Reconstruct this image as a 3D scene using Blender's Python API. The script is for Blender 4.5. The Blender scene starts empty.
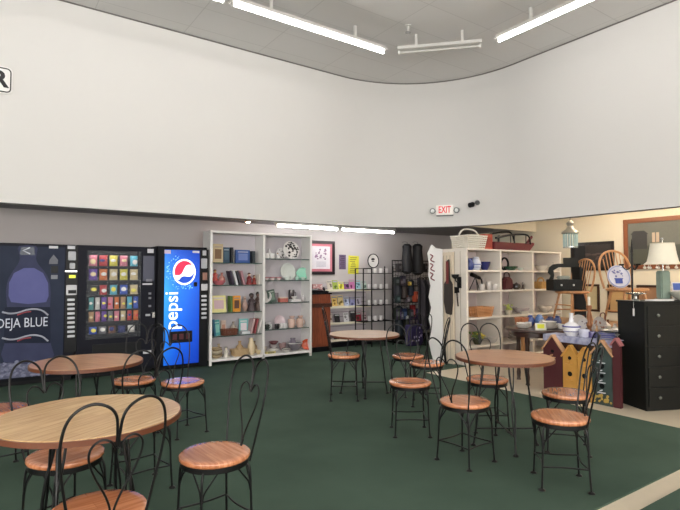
import bpy, bmesh, math, random
from mathutils import Vector, Matrix
random.seed(7)
PI = math.pi
S = bpy.context.scene
COL = S.collection
# ------------------------------------------------------------------ measuring helpers (metres; camera at the origin, eye height 1.42)
F = 515.0; PITCH = math.atan(20 / F); TH = math.radians(55); EYE = 1.42
FX, FY = math.cos(TH), math.sin(TH); RX, RY = FY, -FX
def ray(px, py):
    x = (px - 340) / F; y = (255 - py) / F
    c, s = math.cos(PITCH), math.sin(PITCH)
    fw = c - y * s
    return (fw * FX + x * RX, fw * FY + x * RY, s + y * c)
def atz(px, py, z):
    d = ray(px, py); t = (z - EYE) / d[2]; return (d[0] * t, d[1] * t)
def atv(px, py, v):
    d = ray(px, py); t = v / d[1]; return (d[0] * t, EYE + d[2] * t)      # (u, z)
def atu(px, py, u):
    d = ray(px, py); t = u / d[0]; return (d[1] * t, EYE + d[2] * t)      # (v, z)
# ------------------------------------------------------------------ materials
MATS = {}
def mat(name, c, rough=.5, metal=0, em=0, noise=.08, nscale=30, coat=0, c2=None, bump=0, alpha=None, trans=0, ec=None, spec=None):
    if name in MATS: return MATS[name]
    m = bpy.data.materials.new(name); m.use_nodes = True
    nt = m.node_tree; b = nt.nodes['Principled BSDF']
    c = tuple(((x / 255) if x <= 10 * 255 else x) for x in c)
    def lin(x): return x / 12.92 if x <= .04045 else ((x + .055) / 1.055) ** 2.4
    c = tuple(lin(x) for x in c)
    d = tuple(lin(x / 255) for x in c2) if c2 else tuple(x * (1 - noise * 2) for x in c)
    tc = nt.nodes.new('ShaderNodeTexCoord'); nz = nt.nodes.new('ShaderNodeTexNoise')
    nz.inputs['Scale'].default_value = nscale; nz.inputs['Detail'].default_value = 4
    nt.links.new(tc.outputs['Object'], nz.inputs['Vector'])
    mx = nt.nodes.new('ShaderNodeMix'); mx.data_type = 'RGBA'
    mx.inputs[6].default_value = (*c, 1); mx.inputs[7].default_value = (*d, 1)
    nt.links.new(nz.outputs['Fac'], mx.inputs[0])
    nt.links.new(mx.outputs[2], b.inputs['Base Color'])
    b.inputs['Roughness'].default_value = rough; b.inputs['Metallic'].default_value = metal
    if spec is not None: b.inputs['Specular IOR Level'].default_value = spec
    if coat: b.inputs['Coat Weight'].default_value = coat; b.inputs['Coat Roughness'].default_value = .15
    if em:
        e = tuple(lin(x / 255) for x in ec) if ec else c
        b.inputs['Emission Color'].default_value = (*e, 1); b.inputs['Emission Strength'].default_value = em
    if trans: b.inputs['Transmission Weight'].default_value = trans; b.inputs['IOR'].default_value = 1.3
    if alpha is not None: b.inputs['Alpha'].default_value = alpha
    if bump:
        bp = nt.nodes.new('ShaderNodeBump'); bp.inputs['Strength'].default_value = bump; bp.inputs['Distance'].default_value = .01
        nt.links.new(nz.outputs['Fac'], bp.inputs['Height']); nt.links.new(bp.outputs[0], b.inputs['Normal'])
    MATS[name] = m; return m
def col(c, rough=.5, **k):
    return mat('paint_%d_%d_%d_%d' % (*c, int(rough * 100)), c, rough, **k)
def wood(name, a, b_, scale=1.0, rough=.3, coat=.3, rot=0, plank=.07):
    m = bpy.data.materials.new(name); m.use_nodes = True; nt = m.node_tree; b = nt.nodes['Principled BSDF']
    def lin(x):
        x /= 255; return x / 12.92 if x <= .04045 else ((x + .055) / 1.055) ** 2.4
    A = tuple(map(lin, a)) + (1,); B = tuple(map(lin, b_)) + (1,)
    tc = nt.nodes.new('ShaderNodeTexCoord'); mp = nt.nodes.new('ShaderNodeMapping'); mp.inputs['Rotation'].default_value = (0, 0, rot)
    nt.links.new(tc.outputs['Object'], mp.inputs['Vector'])
    br = nt.nodes.new('ShaderNodeTexBrick'); br.inputs['Scale'].default_value = 1.0
    br.inputs['Brick Width'].default_value = .5; br.inputs['Row Height'].default_value = plank; br.inputs['Mortar Size'].default_value = .0008
    br.inputs['Color1'].default_value = A; br.inputs['Color2'].default_value = tuple(A[i] * .55 + B[i] * .45 for i in range(4)); br.inputs['Mortar'].default_value = B
    nt.links.new(mp.outputs[0], br.inputs['Vector'])
    mp2 = nt.nodes.new('ShaderNodeMapping'); mp2.inputs['Scale'].default_value = (4 * scale, 60 * scale, 8)
    nt.links.new(mp.outputs[0], mp2.inputs['Vector'])
    nz = nt.nodes.new('ShaderNodeTexNoise'); nz.inputs['Scale'].default_value = 1; nz.inputs['Detail'].default_value = 5
    nt.links.new(mp2.outputs[0], nz.inputs['Vector'])
    rp = nt.nodes.new('ShaderNodeValToRGB'); rp.color_ramp.elements[0].position = .42; rp.color_ramp.elements[1].position = .68
    rp.color_ramp.elements[0].color = (0, 0, 0, 1); rp.color_ramp.elements[1].color = (.8, .8, .8, 1)
    nt.links.new(nz.outputs['Fac'], rp.inputs[0])
    mx = nt.nodes.new('ShaderNodeMix'); mx.data_type = 'RGBA'; mx.inputs[7].default_value = B
    nt.links.new(rp.outputs[0], mx.inputs[0]); nt.links.new(br.outputs['Color'], mx.inputs[6])
    nt.links.new(mx.outputs[2], b.inputs['Base Color'])
    b.inputs['Roughness'].default_value = rough; b.inputs['Coat Weight'].default_value = coat; b.inputs['Coat Roughness'].default_value = .2
    return m
# ------------------------------------------------------------------ mesh builder
def crom(pts, n=6, closed=False):
    P = [Vector(p) for p in pts]; out = []
    L = len(P)
    rng = range(L) if closed else range(L - 1)
    for i in rng:
        p1 = P[i]; p2 = P[(i + 1) % L]
        p0 = P[i - 1] if (i > 0 or closed) else p1 * 2 - p2
        p3 = P[(i + 2) % L] if (i + 2 < L or closed) else p2 * 2 - p1
        for k in range(n):
            t = k / n
            out.append(.5 * ((2 * p1) + (-p0 + p2) * t + (2 * p0 - 5 * p1 + 4 * p2 - p3) * t * t + (-p0 + 3 * p1 - 3 * p2 + p3) * t ** 3))
    if not closed: out.append(P[-1])
    return out
class MB:
    def __init__(s): s.v = []; s.f = []
    def add(s, v, f):
        o = len(s.v); s.v += [tuple(p) for p in v]; s.f += [tuple(i + o for i in q) for q in f]; return s
    def box(s, x0, x1, y0, y1, z0, z1):
        v = [(x0, y0, z0), (x1, y0, z0), (x1, y1, z0), (x0, y1, z0), (x0, y0, z1), (x1, y0, z1), (x1, y1, z1), (x0, y1, z1)]
        return s.add(v, [(0, 3, 2, 1), (4, 5, 6, 7), (0, 1, 5, 4), (1, 2, 6, 5), (2, 3, 7, 6), (3, 0, 4, 7)])
    def tube(s, pts, r, n=8, closed=False, r2=None):
        P = [Vector(p) for p in pts]; L = len(P); rings = []; up = None
        for i in range(L):
            if closed: t = P[(i + 1) % L] - P[i - 1]
            else: t = P[min(i + 1, L - 1)] - P[max(i - 1, 0)]
            if t.length < 1e-9: t = Vector((0, 0, 1))
            t.normalize()
            if up is None:
                a = Vector((0, 0, 1)) if abs(t.z) < .9 else Vector((1, 0, 0)); up = t.cross(a).normalized()
            else:
                up = (up - t * up.dot(t)); up = up.normalized() if up.length > 1e-6 else t.orthogonal().normalized()
            w = t.cross(up); rr = r if r2 is None else r + (r2 - r) * i / (L - 1)
            rings.append([P[i] + (up * math.cos(2 * PI * k / n) + w * math.sin(2 * PI * k / n)) * rr for k in range(n)])
        v = [p for g in rings for p in g]; f = []
        for i in range(L if closed else L - 1):
            j = (i + 1) % L
            for k in range(n):
                f.append((i * n + k, i * n + (k + 1) % n, j * n + (k + 1) % n, j * n + k))
        if not closed: f.append(tuple(range(n))[::-1]); f.append(tuple((L - 1) * n + k for k in range(n)))
        return s.add(v, f)
    def lathe(s, prof, n=32, c=(0, 0, 0), closed=False):
        # prof: list of (r,z); ends touch the axis or are capped
        v = []; f = []
        for (r, z) in prof:
            for k in range(n):
                a = 2 * PI * k / n; v.append((c[0] + r * math.cos(a), c[1] + r * math.sin(a), c[2] + z))
        L = len(prof)
        for i in range(L - 1 + (1 if closed else 0)):
            j = (i + 1) % L
            for k in range(n): f.append((i * n + k, i * n + (k + 1) % n, j * n + (k + 1) % n, j * n + k))
        if not closed:
            f.append(tuple(range(n))[::-1]); f.append(tuple((L - 1) * n + k for k in range(n)))
        return s.add(v, f)
    def prism(s, poly, a, b, axis='y'):
        n = len(poly)
        def P(p, t):
            if axis == 'y': return (p[0], t, p[1])
            if axis == 'x': return (t, p[0], p[1])
            return (p[0], p[1], t)
        v = [P(p, a) for p in poly] + [P(p, b) for p in poly]
        f = [tuple(range(n)), tuple(range(2 * n - 1, n - 1, -1))] + [(i, i + n, (i + 1) % n + n, (i + 1) % n) for i in range(n)]
        return s.add(v, f)
    def ball(s, c, r, sx=1, sy=1, sz=1, n=12):
        prof = []
        v = []; f = []; m = n // 2
        for i in range(m + 1):
            th = -PI / 2 + PI * i / m
            rr = max(math.cos(th), .02)
            for k in range(n):
                a = 2 * PI * k / n; v.append((c[0] + r * sx * rr * math.cos(a), c[1] + r * sy * rr * math.sin(a), c[2] + r * sz * math.sin(th)))
        for i in range(m):
            for k in range(n): f.append((i * n + k, i * n + (k + 1) % n, (i + 1) * n + (k + 1) % n, (i + 1) * n + k))
        f.append(tuple(range(n))[::-1]); f.append(tuple(m * n + k for k in range(n)))
        return s.add(v, f)
    def xf(s, M, start=0):
        s.v[start:] = [tuple(M @ Vector(p)) for p in s.v[start:]]; return s
    def build(s, name, m, parent=None, loc=None, rz=0, bevel=0, smooth=True, rot=None):
        me = bpy.data.meshes.new(name); bm = bmesh.new()
        vs = [bm.verts.new(p) for p in s.v]
        for q in s.f:
            try: bm.faces.new([vs[i] for i in q])
            except Exception: pass
        bmesh.ops.recalc_face_normals(bm, faces=bm.faces)
        if bevel:
            bmesh.ops.bevel(bm, geom=[e for e in bm.edges if len(e.link_faces) == 2 and e.calc_face_angle(0) > .6], offset=bevel, segments=2, affect='EDGES', clamp_overlap=True)
        bm.to_mesh(me); bm.free()
        if smooth:
            for p in me.polygons: p.use_smooth = True
            me.set_sharp_from_angle(angle=math.radians(38))
        me.materials.append(m)
        o = bpy.data.objects.new(name, me); COL.objects.link(o)
        if parent: o.parent = parent
        if loc is not None: o.location = loc
        if rot: o.rotation_euler = rot
        elif rz: o.rotation_euler = (0, 0, rz)
        return o
def tag(o, label=None, cat=None, group=None, kind=None):
    if label: o['label'] = label
    if cat: o['category'] = cat
    if group: o['group'] = group
    if kind: o['kind'] = kind
    return o
def thing(name, label, cat, loc=(0, 0, 0), rz=0, group=None):
    o = bpy.data.objects.new(name, None); COL.objects.link(o); o.location = loc; o.rotation_euler = (0, 0, rz)
    o.empty_display_size = .05
    return tag(o, label, cat, group)
def struct(name, mb, m, **k):
    return tag(mb.build(name, m, **k), kind='structure')
def copy_tree(o, parent=None):
    c = o.copy(); COL.objects.link(c)
    if parent: c.parent = parent
    for ch in list(o.children): copy_tree(ch, c)
    return c
def text(name, s, size, m, parent=None, loc=(0, 0, 0), rot=(PI / 2, 0, 0), depth=.002, sx=1.0, align='CENTER', bold=0):
    cu = bpy.data.curves.new(name, 'FONT'); cu.body = s; cu.size = size; cu.extrude = depth; cu.align_x = align; cu.align_y = 'CENTER'; cu.offset = bold
    cu.resolution_u = 3
    tmp = bpy.data.objects.new('tmp', cu); COL.objects.link(tmp)
    dg = bpy.context.evaluated_depsgraph_get(); me = bpy.data.meshes.new_from_object(tmp.evaluated_get(dg))
    bpy.data.objects.remove(tmp); bpy.data.curves.remove(cu)
    me.name = name
    me.materials.clear(); me.materials.append(m)
    o = bpy.data.objects.new(name, me); COL.objects.link(o); o.parent = parent; o.location = loc; o.rotation_euler = rot; o.scale = (sx, 1, 1)
    return o
# ------------------------------------------------------------------ common materials
M_iron = mat('black_iron', (16, 15, 16), .38, .3)
M_black = mat('black_plastic', (14, 15, 19), .4, spec=.25)
M_blackwood = mat('black_painted_wood', (17, 19, 17), .5, nscale=8, spec=.3)
M_white = mat('white_paint', (232, 230, 228), .5, noise=.02)
M_chrome = mat('chrome', (190, 190, 190), .2, 1)
M_glass = mat('shelf_glass', (200, 222, 214), .05, alpha=.28)
M_edge = mat('glass_edge', (52, 84, 78), .2)
M_wall = mat('upper_wall_paint', (213, 211, 209), .8, noise=.01, nscale=3)
M_greywall = mat('lower_wall_paint', (188, 182, 182), .85, noise=.02, nscale=3)
M_beige = mat('shop_wall_paint', (226, 216, 196), .85, noise=.02, nscale=3)
M_tile = mat('floor_tile', (208, 194, 172), .35, noise=.06, nscale=9)
# ------------------------------------------------------------------ the room
def flatbox(x0, x1, y0, y1, z0, z1): return MB().box(x0, x1, y0, y1, z0, z1)
struct('floor', flatbox(-5, 9.4, -5, 8.7, -.12, -.012), M_tile)
# green carpet
def carpet_mat():
    m = bpy.data.materials.new('green_carpet'); m.use_nodes = True; nt = m.node_tree; b = nt.nodes['Principled BSDF']
    tc = nt.nodes.new('ShaderNodeTexCoord')
    n1 = nt.nodes.new('ShaderNodeTexNoise'); n1.inputs['Scale'].default_value = 260; n1.inputs['Detail'].default_value = 3
    n2 = nt.nodes.new('ShaderNodeTexNoise'); n2.inputs['Scale'].default_value = 1.6; n2.inputs['Detail'].default_value = 5
    nt.links.new(tc.outputs['Object'], n1.inputs['Vector']); nt.links.new(tc.outputs['Object'], n2.inputs['Vector'])
    r1 = nt.nodes.new('ShaderNodeValToRGB'); r1.color_ramp.elements[0].color = (.037, .063, .046, 1); r1.color_ramp.elements[1].color = (.070, .108, .081, 1)
    r1.color_ramp.elements[0].position = .3; r1.color_ramp.elements[1].position = .7
    mx = nt.nodes.new('ShaderNodeMath'); mx.operation = 'MULTIPLY_ADD'; mx.inputs[1].default_value = .5
    sc = nt.nodes.new('ShaderNodeMath'); sc.operation = 'MULTIPLY'; sc.inputs[1].default_value = .5
    nt.links.new(n1.outputs['Fac'], mx.inputs[0]); nt.links.new(n2.outputs['Fac'], sc.inputs[0]); nt.links.new(sc.outputs[0], mx.inputs[2])
    nt.links.new(mx.outputs[0], r1.inputs[0]); nt.links.new(r1.outputs[0], b.inputs['Base Color'])
    b.inputs['Roughness'].default_value = .95; b.inputs['Specular IOR Level'].default_value = .15
    bp = nt.nodes.new('ShaderNodeBump'); bp.inputs['Strength'].default_value = .4; bp.inputs['Distance'].default_value = .004
    nt.links.new(n1.outputs['Fac'], bp.inputs['Height']); nt.links.new(bp.outputs[0], b.inputs['Normal'])
    return m
M_carpet = carpet_mat()
cp = MB().box(-4.98, 5.36, 1.72, 8.6, -.012, 0)
cp.box(5.36, 9.28, 5.52, 8.57, -.012, 0)
struct('trim_1', cp, M_carpet); bpy.data.objects['trim_1']['label'] = 'dark green carpet'
cp = MB().box(-4.98, 5.36, -4.98, 1.56, -.012, 0)
struct('trim_2', cp, M_carpet); bpy.data.objects['trim_2']['label'] = 'dark green carpet in front of the tile strip'
# outer walls
struct('wall_left', flatbox(-5, 9.4, 8.6, 8.72, -.1, 2.95), M_greywall)
struct('wall_right', flatbox(9.3, 9.42, -5, 8.6, -.1, 2.95), M_beige)
struct('wall_back', flatbox(-5, 9.4, -5.12, -5, -.1, 5.1), M_wall)
struct('wall_entrance', flatbox(-5.12, -5, -5, 8.6, -.1, 5.1), M_wall)
# ceiling with tile joints
def ceil_mat():
    m = bpy.data.materials.new('ceiling_panels'); m.use_nodes = True; nt = m.node_tree; b = nt.nodes['Principled BSDF']
    tc = nt.nodes.new('ShaderNodeTexCoord'); br = nt.nodes.new('ShaderNodeTexBrick'); br.offset = 0
    br.inputs['Scale'].default_value = 1; br.inputs['Brick Width'].default_value = 1.2; br.inputs['Row Height'].default_value = .6; br.inputs['Mortar Size'].default_value = .006
    br.inputs['Color1'].default_value = (.66, .65, .64, 1); br.inputs['Color2'].default_value = (.64, .63, .62, 1); br.inputs['Mortar'].default_value = (.53, .52, .51, 1)
    nt.links.new(tc.outputs['Object'], br.inputs['Vector']); nt.links.new(br.outputs['Color'], b.inputs['Base Color']); b.inputs['Roughness'].default_value = .9
    return m
struct('ceiling', flatbox(-5, 7.6, -5, 7.7, 5.0, 5.1), ceil_mat())
# curved bulkhead
CX, CY, CR = 5.25, 5.37, 2.1
def arc(r, n=28): return [(CX + r * math.cos(a), CY + r * math.sin(a)) for a in [PI / 2 - PI / 2 * i / n for i in range(n + 1)]]
inner = [(-5, CY + CR)] + arc(CR) + [(CX + CR, -5)]
outer = [(-5, CY + CR + .14)] + arc(CR + .14) + [(CX + CR + .14, -5)]
poly = inner + outer[::-1]
fm = MB(); n = len(inner)
v = [(p[0], p[1], z) for z in (2.30, 5.0) for p in inner] + [(p[0], p[1], z) for z in (2.30, 5.0) for p in outer]
f = []
for i in range(n - 1):
    f += [(i, i + 1, n + i + 1, n + i), (2 * n + i, 3 * n + i, 3 * n + i + 1, 2 * n + i + 1), (i, 2 * n + i, 2 * n + i + 1, i + 1), (n + i, n + i + 1, 3 * n + i + 1, 3 * n + i)]
f += [(0, n, 3 * n, 2 * n), (n - 1, 3 * n - 1, 4 * n - 1, 2 * n - 1)]
fm.add(v, f)
struct('wall_bulkhead', fm, M_wall)
# thin dark metal angle along the bulkhead's bottom edge and a shadow-gap bead at the ceiling
M_bead = mat('corner_bead', (88, 84, 84), .5, .3)
bd = MB()
path = [(p[0] , p[1], 2.297) for p in [(-5, CY + CR + .005)] + arc(CR + .005) + [(CX + CR + .005, -5)]]
bd.tube(path, .009, 6)
struct('trim_3', bd, M_bead)
bd = MB(); bd.tube([(p[0], p[1], 4.992) for p in [(-5, CY + CR - .01)] + arc(CR - .01) + [(CX + CR - .01, -5)]], .010, 6)
struct('trim_4', bd, mat('ceiling_bead', (120, 116, 114), .6))
# lower ceilings
M_low = mat('low_ceiling_paint', (150, 146, 150), .9, noise=.03, nscale=3)
lo = [(-5, 8.6), (9.3, 8.6), (9.3, 6.3)] + [p for p in arc(CR + .14)[::-1] if p[1] > 6.3] + [(-5, CY + CR + .14)]
struct('ceiling_low', MB().prism(lo, 2.36, 2.42, 'z'), M_low)
hi = [(9.3, 6.3), (9.3, -5), (CX + CR + .14, -5)] + [p for p in arc(CR + .14)[::-1] if p[1] <= 6.3]
struct('ceiling_shop', MB().prism(hi, 2.86, 2.92, 'z'), mat('shop_ceiling_paint', (215, 210, 200), .9, noise=.02))
struct('wall_step', flatbox(7.24, 9.3, 6.3, 6.36, 2.302, 2.9), M_beige)
struct('baseboard_left', flatbox(-5, 9.3, 8.575, 8.6, 0, .1), mat('baseboard_rubber', (40, 38, 40), .6))
struct('baseboard_right', flatbox(9.275, 9.3, -5, 8.57, -.012, .09), mat('baseboard_rubber', (40, 38, 40), .6))
FILL = 6.4
M_chromeish = mat('aluminium', (150, 152, 156), .4, .6)
M_fill = mat('daylight_pane', (255, 252, 247), .2, em=FILL, noise=.01)  # glowing panes added on the unseen walls to brighten the lower shelves from the front
for i, (x0, x1) in enumerate(((-4.4, -1.4), (-1.1, 1.9), (2.2, 5.2))):
    struct('window_%d' % (i + 1), flatbox(x0, x1, -4.99, -4.97, .6, 3.0), M_fill)
    fr = MB(); fr.box(x0 - .06, x1 + .06, -5, -4.93, .52, .6); fr.box(x0 - .06, x1 + .06, -5, -4.93, 3.0, 3.08); fr.box(x0 - .06, x0, -5, -4.93, .6, 3.0); fr.box(x1, x1 + .06, -5, -4.93, .6, 3.0); fr.box((x0 + x1) / 2 - .03, (x0 + x1) / 2 + .03, -4.97, -4.93, .6, 3.0)
    struct('trim_%d' % (5 + i), fr, M_chromeish)  # frame around an added fill light pane
for i, (y0, y1) in enumerate(((-4.2, -1.0), (-.6, 2.6))):
    struct('window_%d' % (i + 4), flatbox(-4.99, -4.97, y0, y1, .6, 3.0), M_fill)
    fr = MB(); fr.box(-5, -4.93, y0 - .06, y1 + .06, .52, .6); fr.box(-5, -4.93, y0 - .06, y1 + .06, 3.0, 3.08); fr.box(-5, -4.93, y0 - .06, y0, .6, 3.0); fr.box(-5, -4.93, y1, y1 + .06, .6, 3.0)
    struct('trim_%d' % (8 + i), fr, M_chromeish)  # frame for the added panes on the entrance side
# ------------------------------------------------------------------ fluorescent lights
TUBE = 21
M_tube = mat('lit_tube', (255, 252, 248), .4, em=TUBE)
M_tubeoff = mat('unlit_tube', (205, 204, 200), .3)
M_fix = mat('fixture_enamel', (214, 212, 208), .5)
def fixture(a, b, z, label, lit=True, drop=.14, ceil=5.0, refl=.075, m=None, group=None):
    a = Vector((a[0], a[1], 0)); b = Vector((b[0], b[1], 0)); d = b - a; L = d.length; rz = math.atan2(d.y, d.x); c = (a + b) / 2
    t = thing('fluorescent_light', label, 'light fixture', (c.x, c.y, z), rz, group)
    h = L / 2
    MB().prism([(-refl, -.0), (refl, -.0), (refl, .012), (.04, .022), (.04, .06), (-.04, .06), (-.04, .022), (-refl, .012)], -h, h, 'x').build('housing', M_fix, t, loc=(0, 0, .028))
    MB().tube([(-h + .035, 0, 0), (h - .035, 0, 0)], .017, 12).build('lamp_tube', m or (M_tube if lit else M_tubeoff), t)
    for s in (-1, 1):
        MB().box(-.012, .012, -.022, .022, -.024, .03).build('lamp_holder', M_white, t, loc=(s * (h - .022), 0, 0), bevel=.003)
    if ceil - z - .09 > .01:
        for s in (-.55, .55):
            MB().box(-.02, .02, -.015, .015, .086, ceil - z).build('hanger', M_fix, t, loc=(s * h, 0, 0))
    return t
fixture((2.45, 5.83), (4.90, 5.83), 4.74, 'long lit fluorescent strip left of the unlit one, hanging under the high ceiling')
fixture((-.02, 5.83), (2.38, 5.83), 4.74, 'lit fluorescent strip whose end shows at the top edge, left of the long strip')
fixture((-2.5, 5.83), (-.1, 5.83), 4.74, 'lit fluorescent strip outside the picture on the left')
fixture((5.06, 5.72), (5.90, 4.84), 4.74, 'short unlit fluorescent strip set diagonally between the two lit ones', lit=False)
fixture((5.97, 4.62), (5.97, 2.20), 4.74, 'long lit fluorescent strip at the upper right of the high ceiling')
fixture((5.97, 2.12), (5.97, -.30), 4.74, 'lit fluorescent strip outside the picture on the right')
for v_ in (2.6, -.8, -3.6):
    for u_ in (-4.2, -1.2, 1.8):
        fixture((u_, v_), (u_ + 2.42, v_), 4.74, 'lit fluorescent strip in the rows behind the photographer', group='ceiling lights behind the photographer')
M_tube2 = mat('lit_tube_low', (255, 252, 248), .4, em=40)
fixture((4.15, 7.86), (5.47, 7.86), 2.27, 'low fluorescent tube over the right bay of the white display case', ceil=2.36, refl=.06, m=M_tube2)
fixture((5.50, 7.86), (6.85, 7.86), 2.27, 'low fluorescent tube over the magazine shelves, right of its twin', ceil=2.36, refl=.06, m=M_tube2)
M_tube3 = mat('warm_tube', (255, 238, 212), .4, em=60)
for v_ in (5.0, 2.4, -.2): 
    fixture((8.2, v_), (8.2, v_ - 2.3), 2.772, 'lit fluorescent strip above the antiques, hidden behind the bulkhead', ceil=2.86, refl=.06, m=M_tube3, group='antiques area ceiling lights')
# small spot lamp over the display case
t = thing('spot_lamp', 'small glowing spot lamp above the left bay of the white display case', 'light', (3.68, 7.95, 2.36))
MB().lathe([(.03, 0), (.035, -.02), (.05, -.05), (.047, -.055)], 20).build('lamp_housing', M_chrome, t)
MB().lathe([(.04, -.05), (.02, -.062), (.005, -.066)], 16).build('bulb', mat('warm_bulb', (255, 206, 160), .4, em=140), t)
# sprinkler head
t = thing('sprinkler_head', 'small sprinkler head under the high ceiling', 'sprinkler', (*atz(408, 27, 4.98), 5.0))
MB().lathe([(.045, 0), (.045, -.01), (.02, -.015), (.015, -.06), (.012, -.09)], 16).build('pipe', M_fix, t)
MB().lathe([(.04, -.1), (.04, -.106), (.005, -.11)], 16).build('deflector', M_chrome, t)
# ------------------------------------------------------------------ exit sign & wall items on the bulkhead
def on_arc(px, py, r=CR):
    d = ray(px, py)
    a = d[0] ** 2 + d[1] ** 2; b = -2 * (d[0] * CX + d[1] * CY); c = CX ** 2 + CY ** 2 - r * r
    t = (-b + math.sqrt(b * b - 4 * a * c)) / (2 * a); x, y, z = d[0] * t, d[1] * t, EYE + d[2] * t
    return x, y, z, math.atan2(CY - y, CX - x)     # angle of the inward normal
x, y, z, an = on_arc(445, 210.5)
t = thing('exit_sign', 'white EXIT sign with red letters and two lamp heads', 'exit sign', (x, y, z), an - PI / 2)   # local +y points into the room
# after rotation local +y = inward normal
MB().box(-.155, .155, .0, .055, -.085, .095).build('housing', mat('sign_plastic', (236, 228, 222), .4, em=.15), t, bevel=.008)
MB().box(-.15, .15, .0, .05, -.105, -.087).build('base_ledge', mat('grey_ledge', (120, 120, 122), .5), t)
text('lettering', 'EXIT', .172, mat('exit_red', (200, 20, 40), .4, em=.5), t, (0, .057, .004), (PI / 2, 0, PI), .001, sx=.64, bold=.003)
for s in (-1, 1):
    MB().tube([(s * .15, .03, -.01), (s * .185, .035, -.01)], .01, 8).build('lamp_arm', M_chrome, t)
    o = MB().lathe([(.018, -.035), (.04, -.02), (.052, .03), (.052, .04), (.044, .032)], 20).build('lamp_head', mat('lamp_head_grey', (124, 130, 130), .4), t, loc=(s * .225, .05, -.005), rot=(-PI / 2 - .2, 0, s * .35))
    MB().lathe([(.044, .03), (.02, .036), (.004, .037)], 20).build('lens', mat('lamp_lens', (230, 232, 232), .15), o)
x, y, z, an = on_arc(476, 204)
t = thing('security_camera', 'small black and grey camera heads right of the EXIT sign', 'camera', (x, y, z), an - PI / 2)
MB().lathe([(.045, 0), (.045, .012), (.02, .02)], 20).build('mounting_plate', M_white, t, rot=(-PI / 2, 0, 0))
MB().tube([(0, .01, 0), (0, .06, .01)], .012, 8).build('mounting_arm', M_chrome, t)
MB().tube([(.04, .05, -.01), (.07, .12, -.03)], .045, 16).build('camera_body', M_black, t)
MB().tube([(-.04, .05, .02), (-.07, .11, .0)], .045, 16, r2=.04).build('camera_body', mat('grey_metal', (110, 110, 112), .3, .8), t)
# framed letter sign at the left edge
u1, z1 = atv(11, 70, 7.46); u0, z0 = atv(0, 91, 7.46); zc = (atv(5, 70, 7.46)[1] + atv(5, 91, 7.46)[1]) / 2
hh = .145; W_ = .42
t = thing('wall_sign', 'white sign with black rounded border and letter R at the left edge', 'sign', (u1 - W_ / 2, 7.46, zc))
def rr(w, h, r, n=5):
    out = []
    for (cx, cy, a0) in ((w - r, h - r, 0), (-w + r, h - r, 90), (-w + r, -h + r, 180), (w - r, -h + r, 270)):
        for k in range(n + 1):
            a = math.radians(a0 + 90 * k / n); out.append((cx + r * math.cos(a), cy + r * math.sin(a)))
    return out
MB().prism(rr(W_ / 2 + .02, hh + .02, .05), -.01, .0).build('sign_panel', M_white, t)
fr = MB(); o_ = rr(W_ / 2, hh, .045); fr.tube([(p[0], -.012, p[1]) for p in o_], .0075, 6, closed=True)
fr.build('border', mat('sign_ink', (25, 22, 24), .5), t)
text('lettering', 'R', .27, mat('sign_ink', (25, 22, 24), .5), t, (W_ / 2 - .115, -.012, .0), (PI / 2, 0, 0), .002, bold=.01)
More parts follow.
